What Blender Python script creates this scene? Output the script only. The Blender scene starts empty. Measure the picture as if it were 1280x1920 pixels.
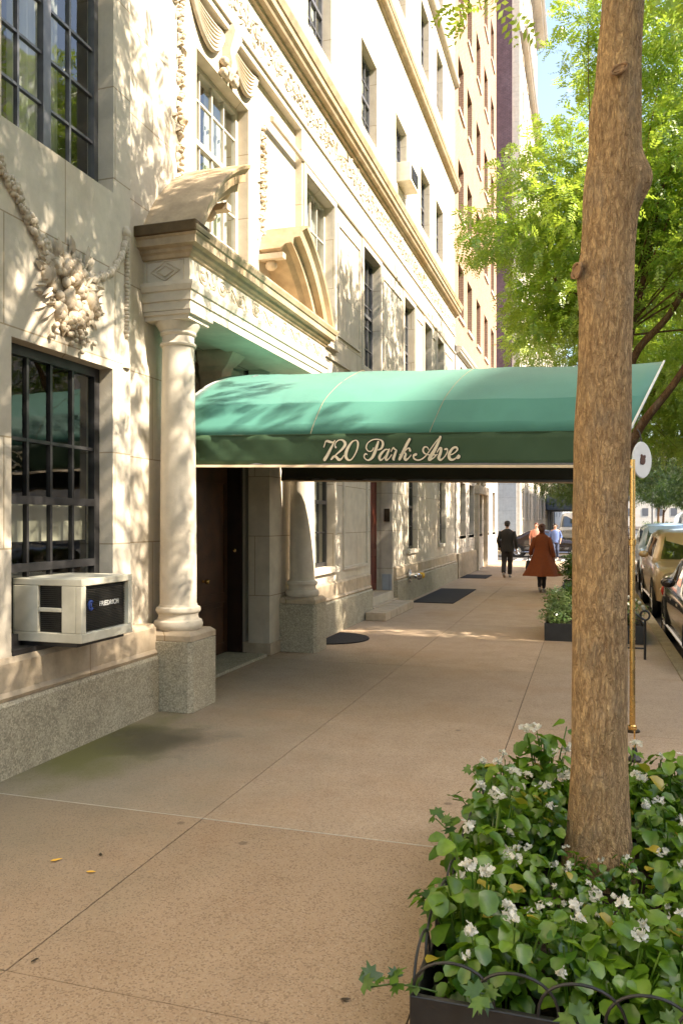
import bpy, bmesh, math, random
import numpy as np
from mathutils import Vector, Matrix, noise as mnoise
R = math.radians
random.seed(7); rng = np.random.default_rng(7)
scene = bpy.context.scene
COL = scene.collection
PI = math.pi

# ------------------------------------------------------------------ materials
def new_mat(name):
    m = bpy.data.materials.new(name); m.use_nodes = True
    nt = m.node_tree; nt.nodes.clear()
    out = nt.nodes.new('ShaderNodeOutputMaterial')
    return m, nt, out
def nd(nt, typ, ins=None, **props):
    n = nt.nodes.new(typ)
    for k, v in props.items(): setattr(n, k, v)
    for k, v in (ins or {}).items():
        s = n.inputs[k]
        if isinstance(v, bpy.types.NodeSocket): nt.links.new(v, s)
        else: s.default_value = v
    return n
def c4(c): return (c[0], c[1], c[2], 1.0)
def mixc(nt, fac, a, b, blend='MIX'):
    n = nt.nodes.new('ShaderNodeMix'); n.data_type = 'RGBA'; n.blend_type = blend
    for sock, v in ((n.inputs[0], fac), (n.inputs[6], a), (n.inputs[7], b)):
        if isinstance(v, bpy.types.NodeSocket): nt.links.new(v, sock)
        elif isinstance(v, (int, float)): sock.default_value = v
        else: sock.default_value = c4(v)
    return n.outputs[2]
def mathn(nt, op, a, b=None, clamp=False):
    n = nt.nodes.new('ShaderNodeMath'); n.operation = op; n.use_clamp = clamp
    for i, v in enumerate((a, b)):
        if v is None: continue
        if isinstance(v, bpy.types.NodeSocket): nt.links.new(v, n.inputs[i])
        else: n.inputs[i].default_value = v
    return n.outputs[0]
def ramp(nt, fac, p0, p1):
    n = nt.nodes.new('ShaderNodeMapRange'); n.inputs['From Min'].default_value = p0; n.inputs['From Max'].default_value = p1
    nt.links.new(fac, n.inputs['Value']); return n.outputs[0]
def coords(nt, scale=(1, 1, 1), kind='Object'):
    if kind == 'World':
        src = nd(nt, 'ShaderNodeNewGeometry').outputs['Position']
    else:
        src = nd(nt, 'ShaderNodeTexCoord').outputs[kind]
    return nd(nt, 'ShaderNodeMapping', {'Vector': src, 'Scale': scale}).outputs[0]
def noise(nt, vec, scale, detail=4, rough=.55):
    return nd(nt, 'ShaderNodeTexNoise', {'Vector': vec, 'Scale': scale, 'Detail': detail, 'Roughness': rough}).outputs['Fac']
def bump(nt, h, strength=.3, dist=.01):
    return nd(nt, 'ShaderNodeBump', {'Height': h, 'Strength': strength, 'Distance': dist}).outputs[0]
def principled(nt, out, color, rough=.6, metal=0, normal=None, spec=.5, **kw):
    p = nd(nt, 'ShaderNodeBsdfPrincipled', {'Roughness': rough, 'Metallic': metal, 'Specular IOR Level': spec})
    if isinstance(color, bpy.types.NodeSocket): nt.links.new(color, p.inputs['Base Color'])
    else: p.inputs['Base Color'].default_value = c4(color)
    if normal is not None: nt.links.new(normal, p.inputs['Normal'])
    for k, v in kw.items(): p.inputs[k].default_value = v
    nt.links.new(p.outputs[0], out.inputs[0])
    return p
def simple(name, c, rough=.5, metal=0, var=.12, scale=6, bmp=.05, spec=.5, c2=None, **kw):
    m, nt, out = new_mat(name)
    v = coords(nt)
    n1 = noise(nt, v, scale, 5)
    a = c2 or tuple(max(0, x * (1 - var)) for x in c); b = tuple(min(1, x * (1 + var)) for x in c)
    col = mixc(nt, ramp(nt, n1, .3, .7), a, b)
    n2 = noise(nt, v, scale * 9, 3)
    p = principled(nt, out, col, rough, metal, bump(nt, n2, bmp, .01), spec, **kw)
    nt.links.new(mathn(nt, 'ADD', mathn(nt, 'MULTIPLY', n1, .25), rough - .12), p.inputs['Roughness'])
    return m
def stone(name, c, joints=None, var=.1, speck=.0, warm=(.50, .36, .22), wamt=.35, bmp=.25, jw=.006, streak=True):
    """weathered stone: large tonal drift, fine grain, run-down streaks, optional ashlar joints (w,h)"""
    m, nt, out = new_mat(name)
    v = coords(nt, kind='World')
    big = noise(nt, v, .7, 6, .6); mid = noise(nt, v, 5, 6, .65); fine = noise(nt, v, 70, 3, .7)
    lo = tuple(x * (1 - var * 1.6) for x in c); hi = tuple(min(1, x * (1 + var)) for x in c)
    col = mixc(nt, ramp(nt, mid, .28, .72), lo, hi)
    col = mixc(nt, mathn(nt, 'MULTIPLY', ramp(nt, big, .48, .72), wamt), col, warm)
    if streak:
        sv = coords(nt, (3.5, 3.5, .35), 'World'); st = noise(nt, sv, 2.2, 5, .6)
        col = mixc(nt, mathn(nt, 'MULTIPLY', ramp(nt, st, .58, .8), .30), col, tuple(x * .55 for x in c))
    if speck:
        vo = nd(nt, 'ShaderNodeTexVoronoi', {'Vector': v, 'Scale': 95}).outputs['Color']
        g = nd(nt, 'ShaderNodeSeparateColor', {'Color': vo}).outputs[0]
        col = mixc(nt, mathn(nt, 'MULTIPLY', ramp(nt, g, .62, .72), speck), col, tuple(x * .35 for x in c))
        g2 = nd(nt, 'ShaderNodeSeparateColor', {'Color': vo}).outputs[1]
        col = mixc(nt, mathn(nt, 'MULTIPLY', ramp(nt, g2, .72, .80), speck), col, tuple(min(1, x * 1.7) for x in c))
    h = mathn(nt, 'ADD', mathn(nt, 'MULTIPLY', fine, .5), mid)
    if joints:
        sep = nd(nt, 'ShaderNodeSeparateXYZ', {'Vector': coords(nt, kind='World')})
        yz = nd(nt, 'ShaderNodeCombineXYZ', {'X': mathn(nt, 'ADD', sep.outputs[1], mathn(nt, 'MULTIPLY', sep.outputs[0], 1.0)), 'Y': sep.outputs[2]}).outputs[0]
        br = nd(nt, 'ShaderNodeTexBrick', {'Vector': yz, 'Color1': (.96, .96, .96, 1), 'Color2': (1.05, 1.03, 1.0, 1), 'Mortar': (.62, .55, .46, 1), 'Scale': 1.0,
                'Mortar Size': jw, 'Mortar Smooth': .1, 'Brick Width': joints[0], 'Row Height': joints[1]})
        col = mixc(nt, 1.0, col, br.outputs['Color'], 'MULTIPLY')
        h = mathn(nt, 'SUBTRACT', h, mathn(nt, 'MULTIPLY', br.outputs['Fac'], 1.2))
    principled(nt, out, col, .85, 0, bump(nt, h, bmp, .012), .25)
    return m
M = {}
LS = (.59, .53, .435)
M['limestone'] = stone('limestone_ashlar', LS, (1.35, .78))
M['limestone_plain'] = stone('limestone_dressed', LS)
M['carved'] = stone('carved_limestone', (.56, .48, .375), var=.16, wamt=.5, bmp=.5)
M['base_stone'] = stone('buff_base_course', (.50, .405, .295), (1.1, 3.0), var=.18, wamt=.6)
M['weathered'] = stone('weathered_limestone', (.46, .36, .245), var=.2, warm=(.40, .24, .10), wamt=.75, bmp=.3)
M['granite'] = stone('speckled_granite', (.42, .375, .28), None, var=.15, speck=.42, warm=(.34, .26, .15), bmp=.2)
M['pinkbrick'] = stone('pink_brick', (.42, .265, .19), (.22, .075), var=.14, warm=(.50, .36, .28), wamt=.3, jw=.008, streak=False)
M['purplebrick'] = stone('shade_darkened_brick', (.15, .095, .115), (.25, .08), var=.2, warm=(.25, .18, .22), jw=.008)
M['cream'] = stone('cream_stone', (.62, .57, .50), (1.6, .9))
M['greyblue'] = stone('blue_grey_stone', (.36, .40, .44), (1.6, .8), warm=(.40, .40, .42))
M['curb'] = stone('curb_granite', (.36, .29, .19), None, var=.2, speck=.3, warm=(.45, .30, .12), wamt=.6)
M['blackmetal'] = simple('black_painted_metal', (.018, .017, .016), .38, 0, .3, 12, .1)
M['windowmetal'] = simple('dark_window_metal', (.035, .034, .035), .35, .2, .3, 9, .08)
M['greymetal'] = simple('grey_steel_sash', (.13, .13, .14), .4, .3, .2, 9, .05)
M['whitesash'] = simple('pale_painted_sash', (.55, .50, .42), .5, 0, .1, 9, .05)
M['wood'] = simple('dark_oiled_oak', (.075, .032, .014), .42, 0, .5, 5, .2)
M['wood_dark'] = simple('dark_stained_wood', (.02, .009, .005), .45, 0, .4, 5, .2)
M['reddoor'] = simple('red_brown_door_paint', (.10, .022, .012), .4, 0, .2, 5, .05)
M['brass'] = simple('polished_brass', (.80, .52, .20), .26, 1.0, .12, 14, .04)
M['bronze'] = simple('aged_bronze', (.06, .045, .03), .45, .8, .3, 14, .1)
M['chrome'] = simple('chrome', (.75, .75, .76), .15, 1.0, .05, 8, .02)
M['rubber'] = simple('black_rubber', (.012, .012, .012), .8, 0, .3, 30, .3)
M['mat'] = simple('ribbed_black_mat', (.014, .012, .013), .9, 0, .35, 40, .5)
M['acwhite'] = simple('cream_enamel', (.66, .63, .52), .4, 0, .10, 4, .03, c2=(.50, .47, .37))
M['acdark'] = simple('dark_louvre', (.035, .033, .028), .5, .2, .4, 20, .1)
M['white'] = simple('white_paint', (.78, .78, .76), .45, 0, .06, 6, .03)
M['cream_paint'] = simple('cream_lettering', (.80, .72, .56), .6, 0, .06, 20, .03)
M['trim_tan'] = simple('tan_piping', (.62, .48, .33), .6, 0, .1, 10, .05)
M['seam'] = simple('brown_stitching', (.40, .30, .20), .7)
M['shade_dark'] = stone('shade_darkened_stone', (.11, .075, .04), var=.25, warm=(.06, .04, .022), wamt=.6)  # tree shade on the cornice end, put into the colour along with dirt
M['blue'] = simple('blue_emblem', (.03, .07, .30), .4)
M['yellow'] = simple('yellow_cap', (.75, .42, .03), .4)
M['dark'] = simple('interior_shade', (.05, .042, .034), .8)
M['soil'] = simple('dark_soil', (.045, .03, .018), .95, 0, .5, 30, .8)
M['asphalt'] = simple('asphalt', (.055, .05, .047), .85, 0, .35, 30, .5)
M['caulk'] = simple('pale_joint_filler', (.52, .47, .38), .8)
M['grout'] = simple('dark_joint', (.09, .07, .05), .95)
M['skin'] = simple('skin', (.50, .29, .20), .5, 0, .06, 8, .02)
M['hair_dark'] = simple('dark_brown_hair', (.02, .012, .008), .5, 0, .4, 40, .3)
M['hair_red'] = simple('auburn_hair', (.10, .030, .012), .5, 0, .4, 40, .3)
M['suit'] = simple('charcoal_wool', (.028, .023, .019), .85, 0, .2, 60, .2)
M['trouser'] = simple('dark_trouser_wool', (.026, .020, .017), .85, 0, .2, 60, .2)
M['coat'] = simple('rust_wool', (.22, .048, .010), .85, 0, .16, 30, .25)
M['shoe'] = simple('grey_shoe', (.30, .27, .23), .5)
M['shirt_white'] = simple('white_shirt', (.75, .75, .74), .7)
M['shirt_blue'] = simple('blue_shirt', (.10, .16, .36), .8)
M['shirt_pink'] = simple('pink_shirt', (.55, .24, .18), .8)
M['jean'] = simple('denim', (.05, .07, .13), .85)
M['redlamp'] = simple('red_lamp_lens', (.55, .03, .01), .2)
M['amber'] = simple('amber_lens', (.65, .16, .03), .25)
M['bluegrey'] = simple('blue_grey_hoarding', (.07, .10, .15), .6)

def car_paint(name, c, metal=.35, rough=.28):
    m, nt, out = new_mat(name)
    n1 = noise(nt, coords(nt), 3, 4)
    col = mixc(nt, ramp(nt, n1, .3, .7), tuple(x * .9 for x in c), tuple(min(1, x * 1.08) for x in c))
    principled(nt, out, col, rough, metal, None, .5, **{'Coat Weight': .7, 'Coat Roughness': .05})
    return m
M['gold'] = car_paint('gold_metallic_paint', (.48, .335, .17))
M['carblack'] = car_paint('black_car_paint', (.022, .014, .010), .1, .15)
M['carblue'] = car_paint('pale_blue_car_paint', (.38, .52, .62))
M['cargrey'] = car_paint('grey_car_paint', (.2, .2, .21))
M['carwhite'] = car_paint('white_van_paint', (.72, .70, .66), 0, .35)
def glass_mat(name, tint=(.85, .9, .88), refl=.22, trans=1.0):
    m, nt, out = new_mat(name)
    wob = bump(nt, noise(nt, coords(nt, kind='World'), 2.2, 2), .035, .05)
    ge = nd(nt, 'ShaderNodeNewGeometry')
    dt = nt.nodes.new('ShaderNodeVectorMath'); dt.operation = 'DOT_PRODUCT'; nt.links.new(ge.outputs['Incoming'], dt.inputs[0]); nt.links.new(ge.outputs['Normal'], dt.inputs[1])
    sch = mathn(nt, 'POWER', mathn(nt, 'SUBTRACT', 1.0, mathn(nt, 'ABSOLUTE', dt.outputs['Value'])), 4.0)
    fac = mathn(nt, 'ADD', mathn(nt, 'MULTIPLY', sch, .9), refl, True)
    g = nd(nt, 'ShaderNodeBsdfGlossy', {'Color': (.95, .97, .97, 1), 'Roughness': .015, 'Normal': wob})
    t = nd(nt, 'ShaderNodeBsdfTransparent', {'Color': c4(tint)})
    mx = nd(nt, 'ShaderNodeMixShader', {0: fac, 1: t.outputs[0], 2: g.outputs[0]})
    nt.links.new(mx.outputs[0], out.inputs[0]); return m
M['glass'] = glass_mat('window_glass', refl=.08)
M['glass_dark'] = glass_mat('smoked_car_glass', (.25, .28, .26), .14)
def cloth_mat(name, c, trans=.25, scale=220, var=.10, drift=1.3, sheen=.12):
    m, nt, out = new_mat(name)
    v = coords(nt, kind='World')
    w = noise(nt, v, drift, 5); f = noise(nt, v, scale, 2)
    sv = coords(nt, (4, 1.0, 1.0), 'World'); st = noise(nt, sv, 1.6, 5)
    col = mixc(nt, ramp(nt, w, .3, .7), tuple(x * (1 - var) for x in c), tuple(min(1, x * (1 + var)) for x in c))
    col = mixc(nt, mathn(nt, 'MULTIPLY', ramp(nt, st, .55, .8), .18), col, tuple(x * .6 for x in c))
    b = bump(nt, mathn(nt, 'ADD', f, mathn(nt, 'MULTIPLY', noise(nt, v, 5, 3), 2.0)), .12, .01)
    p = nd(nt, 'ShaderNodeBsdfPrincipled', {'Base Color': col, 'Roughness': .62, 'Specular IOR Level': .35, 'Normal': b, 'Sheen Weight': sheen, 'Sheen Roughness': .35})
    t = nd(nt, 'ShaderNodeBsdfTranslucent', {'Color': col})
    mx = nd(nt, 'ShaderNodeMixShader', {0: trans, 1: p.outputs[0], 2: t.outputs[0]})
    nt.links.new(mx.outputs[0], out.inputs[0]); return m
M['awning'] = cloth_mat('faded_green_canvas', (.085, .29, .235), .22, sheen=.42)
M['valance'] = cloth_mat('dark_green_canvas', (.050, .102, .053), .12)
M['valance_dark'] = cloth_mat('dark_brown_canvas', (.03, .028, .016), .05)  # far valance: darker and browner than the near one
M['curtain'] = cloth_mat('white_drapery', (.78, .76, .70), .3, 100, .04)
M['shade'] = cloth_mat('cream_roller_blind', (.60, .54, .42), .3, 100, .06)
def leaf_mat(name, a, b, ysc=.6, trans=.42, gloss=.06, ylo=.45, yhi=.7, old=0):
    """a = deep tone, b = yellow-green tone: leaf-by-leaf random + branch-sized drift"""
    m, nt, out = new_mat(name)
    rnd = nd(nt, 'ShaderNodeNewGeometry').outputs['Random Per Island']
    dr = ramp(nt, noise(nt, coords(nt, kind='World'), ysc, 3), ylo, yhi)
    fac = mathn(nt, 'ADD', mathn(nt, 'MULTIPLY', rnd, .55), mathn(nt, 'MULTIPLY', dr, .55), True)
    col = mixc(nt, fac, a, b)
    col = mixc(nt, mathn(nt, 'MULTIPLY', ramp(nt, noise(nt, coords(nt, kind='World'), 38, 3), .45, .7), .4), col, tuple(x * .45 for x in a))
    if old: col = mixc(nt, mathn(nt, 'GREATER_THAN', rnd, 1 - old), col, (.42, .33, .04))
    d = nd(nt, 'ShaderNodeBsdfDiffuse', {'Color': col}); t = nd(nt, 'ShaderNodeBsdfTranslucent', {'Color': mixc(nt, .5, col, b)})
    g = nd(nt, 'ShaderNodeBsdfGlossy', {'Color': (1, 1, 1, 1), 'Roughness': .35})
    mx = nd(nt, 'ShaderNodeMixShader', {0: trans, 1: d.outputs[0], 2: t.outputs[0]})
    m2 = nd(nt, 'ShaderNodeMixShader', {0: gloss, 1: mx.outputs[0], 2: g.outputs[0]})
    nt.links.new(m2.outputs[0], out.inputs[0]); return m
M['leaf'] = leaf_mat('locust_leaflets', (.10, .29, .024), (.47, .57, .07), trans=.5)
M['leaf_dark'] = leaf_mat('street_tree_leaves', (.025, .085, .012), (.13, .20, .02))
M['begonia'] = leaf_mat('begonia_leaves', (.022, .11, .008), (.21, .36, .022), 5, .34, .05, old=.035)
M['ivy'] = leaf_mat('ivy_leaves', (.025, .07, .022), (.16, .30, .03), 4, .28, .03)
M['variegated'] = leaf_mat('pale_shrub_leaves', (.05, .15, .03), (.42, .50, .20), 5, .3, .06)
M['petal'] = leaf_mat('white_petals', (.74, .72, .62), (.84, .82, .74), 5, .3, .02)
M['leaf_yellow'] = simple('dry_yellow_leaf', (.75, .42, .06), .6)
def bark_mat(name, c, dk):
    m, nt, out = new_mat(name)
    v = coords(nt, (14, 14, 5), 'World'); f = noise(nt, v, 4.2, 7, .75)
    v3 = coords(nt, (11, 11, 3.4), 'World')
    vo = nd(nt, 'ShaderNodeTexVoronoi', {'Vector': v3, 'Scale': 4.5}, feature='DISTANCE_TO_EDGE').outputs[0]
    v2 = coords(nt, kind='World'); g = noise(nt, v2, 4, 5); sp = noise(nt, v2, 60, 3)
    col = mixc(nt, ramp(nt, f, .36, .58), dk, c)
    col = mixc(nt, mathn(nt, 'MULTIPLY', ramp(nt, g, .45, .75), .6), col, tuple(min(1, x * 1.35) for x in c))
    col = mixc(nt, mathn(nt, 'MULTIPLY', mathn(nt, 'SUBTRACT', 1.0, ramp(nt, vo, .0, .06)), .28), col, dk)
    rid = []
    for sc, dt_, wd in (((20, 20, 5.5), 1.9, .07), ((34, 34, 13), 2.3, .10)):
        n_ = nd(nt, 'ShaderNodeTexNoise', {'Vector': coords(nt, sc, 'World'), 'Scale': dt_, 'Detail': 4, 'Roughness': .6, 'Distortion': .5}).outputs['Fac']
        rid.append(mathn(nt, 'SUBTRACT', 1.0, ramp(nt, mathn(nt, 'ABSOLUTE', mathn(nt, 'SUBTRACT', n_, .5)), 0, wd), True))
    col = mixc(nt, mathn(nt, 'MULTIPLY', rid[0], .45), col, tuple(x * .55 for x in dk)); col = mixc(nt, mathn(nt, 'MULTIPLY', rid[1], .35), col, dk)
    gl_ = noise(nt, coords(nt, (6, 6, 3), 'World'), 1.6, 4)
    col = mixc(nt, mathn(nt, 'MULTIPLY', ramp(nt, gl_, .52, .68), .35), col, (.30, .25, .19))
    h = mathn(nt, 'ADD', mathn(nt, 'ADD', f, mathn(nt, 'MULTIPLY', ramp(nt, vo, 0, .2), .22)), mathn(nt, 'MULTIPLY', sp, .25))
    h = mathn(nt, 'SUBTRACT', h, mathn(nt, 'ADD', mathn(nt, 'MULTIPLY', rid[0], .9), mathn(nt, 'MULTIPLY', rid[1], .35)))
    principled(nt, out, col, .9, 0, bump(nt, h, .75, .018), .2)
    return m
M['bark'] = bark_mat('furrowed_brown_bark', (.68, .45, .235), (.32, .19, .098))
M['bark_far'] = bark_mat('brown_bark', (.26, .14, .07), (.09, .045, .022))
M['scar'] = simple('healed_bark_scar', (.32, .19, .10), .9, 0, .3, 30, .5)

def pavement_mat():
    m, nt, out = new_mat('exposed_aggregate_pavement')
    v = coords(nt, kind='World')
    isl = nd(nt, 'ShaderNodeNewGeometry').outputs['Random Per Island']
    big = noise(nt, v, .55, 5, .6); mid = noise(nt, v, 3, 6, .6)
    vo = nd(nt, 'ShaderNodeTexVoronoi', {'Vector': v, 'Scale': 135})
    pr = nd(nt, 'ShaderNodeSeparateColor', {'Color': vo.outputs['Color']})
    col = mixc(nt, ramp(nt, mid, .3, .7), (.39, .278, .187), (.475, .352, .245))
    col = mixc(nt, mathn(nt, 'MULTIPLY', isl, .35), col, (.40, .31, .21))
    col = mixc(nt, mathn(nt, 'MULTIPLY', ramp(nt, pr.outputs[0], 0.72, .82), .42), col, (.13, .088, .06))
    col = mixc(nt, mathn(nt, 'MULTIPLY', ramp(nt, pr.outputs[1], 0.78, .88), .40), col, (.52, .43, .33))
    col = mixc(nt, mathn(nt, 'MULTIPLY', ramp(nt, big, .5, .75), .45), col, (.37, .21, .10))
    # damp, mossy ground beside the plinth (grows from the drip at the wall)
    def blob(cx, cy, rx, ry, amp):
        sx = nd(nt, 'ShaderNodeSeparateXYZ', {'Vector': coords(nt, kind='World')})
        dx = mathn(nt, 'DIVIDE', mathn(nt, 'SUBTRACT', sx.outputs[0], cx), rx); dy = mathn(nt, 'DIVIDE', mathn(nt, 'SUBTRACT', sx.outputs[1], cy), ry)
        d = mathn(nt, 'SQRT', mathn(nt, 'ADD', mathn(nt, 'MULTIPLY', dx, dx), mathn(nt, 'MULTIPLY', dy, dy)))
        d = mathn(nt, 'ADD', d, mathn(nt, 'MULTIPLY', mathn(nt, 'SUBTRACT', noise(nt, v, 2.6, 5), .5), amp))
        return mathn(nt, 'SUBTRACT', 1.0, ramp(nt, d, .35, 1.15), True)
    grey = blob(-3.6, 4.6, 1.7, 3.2, 1.0)
    col = mixc(nt, mathn(nt, 'MULTIPLY', grey, .55), col, (.235, .225, .165))
    moss = blob(-3.62, 5.3, .62, 1.05, 1.3)
    col = mixc(nt, mathn(nt, 'MULTIPLY', moss, .80), col, (.15, .15, .035))
    wet = blob(-3.3, 5.6, .55, .45, 1.8)
    col = mixc(nt, mathn(nt, 'MULTIPLY', wet, .8), col, (.07, .06, .040))
    gv = nd(nt, 'ShaderNodeTexVoronoi', {'Vector': v, 'Scale': 1.9, 'Randomness': 1.0})
    gum = mathn(nt, 'SUBTRACT', 1.0, ramp(nt, gv.outputs['Distance'], .035, .06), True)
    col = mixc(nt, mathn(nt, 'MULTIPLY', gum, .5), col, (.08, .06, .045))
    sy = nd(nt, 'ShaderNodeSeparateXYZ', {'Vector': coords(nt, kind='World')}).outputs[1]
    col = mixc(nt, mathn(nt, 'LESS_THAN', sy, 4.2), col, mixc(nt, 1.0, col, (.92, .87, .81), 'MULTIPLY'))       # nearer slabs: a separate browner pour, darkened also for the canopy's shade
    col = mixc(nt, mathn(nt, 'MULTIPLY', isl, .28), col, mixc(nt, 1.0, col, (.74, .74, .75), 'MULTIPLY'))
    blot = ramp(nt, noise(nt, v, 1.3, 7, .7), .55, .72)
    col = mixc(nt, mathn(nt, 'MULTIPLY', blot, .30), col, mixc(nt, 1.0, col, (.55, .52, .50), 'MULTIPLY'))
    crk = nd(nt, 'ShaderNodeTexVoronoi', {'Vector': v, 'Scale': 95}, feature='DISTANCE_TO_EDGE').outputs[0]
    h = mathn(nt, 'ADD', mathn(nt, 'MULTIPLY', ramp(nt, crk, 0, .25), .6), mathn(nt, 'MULTIPLY', mid, .6))
    p = principled(nt, out, col, .8, 0, bump(nt, h, .35, .006), .3)
    nt.links.new(mathn(nt, 'SUBTRACT', .86, mathn(nt, 'MULTIPLY', wet, .45)), p.inputs['Roughness'])
    return m
M['pavement'] = pavement_mat()

# ------------------------------------------------------------------ mesh helpers
class MB:
    def __init__(s): s.v = []; s.f = []
    def add(s, vs, fs):
        o = len(s.v); s.v += [tuple(p) for p in vs]; s.f += [tuple(i + o for i in f) for f in fs]; return s
    def quad(s, a, b, c, d): return s.add([a, b, c, d], [(0, 1, 2, 3)])
    def box(s, x0, x1, y0, y1, z0, z1):
        return s.add([(x0, y0, z0), (x1, y0, z0), (x1, y1, z0), (x0, y1, z0), (x0, y0, z1), (x1, y0, z1), (x1, y1, z1), (x0, y1, z1)],
                     [(3, 2, 1, 0), (4, 5, 6, 7), (0, 1, 5, 4), (1, 2, 6, 5), (2, 3, 7, 6), (3, 0, 4, 7)])
    def loft(s, rings, closed=True, caps=True):
        n = len(rings[0]); o = len(s.v)
        for r in rings: s.v += [tuple(p) for p in r]
        m = n if closed else n - 1
        for i in range(len(rings) - 1):
            for j in range(m):
                k = (j + 1) % n
                s.f.append((o + i * n + j, o + i * n + k, o + (i + 1) * n + k, o + (i + 1) * n + j))
        if caps and closed:
            s.f.append(tuple(o + j for j in reversed(range(n)))); s.f.append(tuple(o + (len(rings) - 1) * n + j for j in range(n)))
        return s
    def prism_y(s, prof, y0, y1): return s.loft([[(x, y0, z) for x, z in prof], [(x, y1, z) for x, z in prof]])
    def prism_x(s, prof, x0, x1): return s.loft([[(x0, y, z) for y, z in prof], [(x1, y, z) for y, z in prof]])
    def prism_z(s, prof, z0, z1): return s.loft([[(x, y, z0) for x, y in prof], [(x, y, z1) for x, y in prof]])
    def lathe(s, cx, cy, prof, n=28):
        return s.loft([[(cx + r * math.cos(2 * PI * k / n), cy + r * math.sin(2 * PI * k / n), z) for k in range(n)] for r, z in prof])
    def tube(s, pts, rad, n=8, caps=True):
        pts = [Vector(p) for p in pts]; L = len(pts)
        if not hasattr(rad, '__len__'): rad = [rad] * L
        rings = []; up = None
        for i, p in enumerate(pts):
            t = (pts[min(i + 1, L - 1)] - pts[max(i - 1, 0)]); t = t.normalized() if t.length > 1e-9 else Vector((0, 0, 1))
            if up is None: up = t.orthogonal().normalized()
            else:
                up = up - t * up.dot(t); up = up.normalized() if up.length > 1e-6 else t.orthogonal().normalized()
            b = t.cross(up)
            rings.append([p + (up * math.cos(2 * PI * k / n) + b * math.sin(2 * PI * k / n)) * rad[i] for k in range(n)])
        return s.loft(rings, caps=caps)
    def ell(s, c, r, n=10, m=6, rot=None):
        if not hasattr(r, '__len__'): r = (r, r, r)
        c = Vector(c); vs = []
        def P(x, y, z):
            q = Vector((x * r[0], y * r[1], z * r[2]))
            return c + (rot @ q if rot else q)
        vs.append(P(0, 0, -1))
        for i in range(1, m):
            a = -PI / 2 + PI * i / m
            for j in range(n): vs.append(P(math.cos(a) * math.cos(2 * PI * j / n), math.cos(a) * math.sin(2 * PI * j / n), math.sin(a)))
        vs.append(P(0, 0, 1)); fs = []
        for j in range(n): fs.append((0, 1 + (j + 1) % n, 1 + j))
        for i in range(m - 2):
            for j in range(n):
                a = 1 + i * n + j; b = 1 + i * n + (j + 1) % n
                fs.append((a, b, b + n, a + n))
        t = 1 + (m - 2) * n
        for j in range(n): fs.append((t + j, t + (j + 1) % n, len(vs) - 1))
        return s.add(vs, fs)
    def xf(s, mat):
        s.v = [tuple(mat @ Vector(p)) for p in s.v]; return s
    def build(s, name, m, parent=None, smooth=0, bevel=0, recalc=True):
        me = bpy.data.meshes.new(name)
        base = Vector(parent.get('_o', (0, 0, 0))) if parent else Vector((0, 0, 0))
        me.from_pydata([tuple(Vector(p) - base) for p in s.v], [], s.f)
        if recalc:
            bm = bmesh.new(); bm.from_mesh(me); bmesh.ops.recalc_face_normals(bm, faces=bm.faces[:]); bm.to_mesh(me); bm.free()
        o = bpy.data.objects.new(name, me); COL.objects.link(o)
        me.materials.append(M[m] if isinstance(m, str) else m)
        if parent: o.parent = parent; o['_o'] = tuple(base)
        if smooth:
            for p in me.polygons: p.use_smooth = True
            me.set_sharp_from_angle(angle=R(smooth))
        if bevel:
            b = o.modifiers.new('bevel', 'BEVEL'); b.width = bevel; b.segments = 2; b.limit_method = 'ANGLE'; b.angle_limit = R(40)
        return o
def np_mesh(name, verts, faces, m, parent=None):
    """verts (N,3), faces (F,k)"""
    base = np.array(parent.get('_o', (0, 0, 0))) if parent else np.zeros(3)
    me = bpy.data.meshes.new(name); v = (verts - base).astype(np.float32); F, k = faces.shape
    me.vertices.add(len(v)); me.vertices.foreach_set('co', v.ravel())
    me.loops.add(F * k); me.loops.foreach_set('vertex_index', faces.astype(np.int32).ravel())
    me.polygons.add(F); me.polygons.foreach_set('loop_start', np.arange(0, F * k, k, dtype=np.int32)); me.polygons.foreach_set('loop_total', np.full(F, k, dtype=np.int32))
    me.update(); me.validate()
    o = bpy.data.objects.new(name, me); COL.objects.link(o); me.materials.append(M[m])
    if parent: o.parent = parent; o['_o'] = tuple(base)
    return o
def tag(o, label, cat, group=None):
    o['label'] = label; o['category'] = cat
    if group: o['group'] = group
    return o
def thing(name, label, cat, loc=(0, 0, 0), group=None):
    o = bpy.data.objects.new(name, None); COL.objects.link(o); o.location = loc; o['_o'] = tuple(float(x) for x in loc)
    o.empty_display_size = .2
    return tag(o, label, cat, group)
def structure(o): o['kind'] = 'structure'; return o
def dup(root, loc, rotz=0, label=None, group=None, scale=1.0):
    r = root.copy(); COL.objects.link(r); r.location = loc; r.rotation_euler = (0, 0, rotz); r.scale = (scale,) * 3
    if label: r['label'] = label
    if group: r['group'] = group
    for ch in list(root.children):
        c = ch.copy(); COL.objects.link(c); c.parent = r
        for g in list(ch.children):
            d = g.copy(); COL.objects.link(d); d.parent = c
    return r
def smooth_path(pts, sub=6):
    out = []; P = [np.array(p, float) for p in pts]; n = len(P)
    for i in range(n - 1):
        p0 = P[max(i - 1, 0)]; p1 = P[i]; p2 = P[i + 1]; p3 = P[min(i + 2, n - 1)]
        for k in range(sub):
            t = k / sub
            out.append(.5 * ((2 * p1) + (-p0 + p2) * t + (2 * p0 - 5 * p1 + 4 * p2 - p3) * t * t + (-p0 + 3 * p1 - 3 * p2 + p3) * t ** 3))
    out.append(P[-1]); return out
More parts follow.
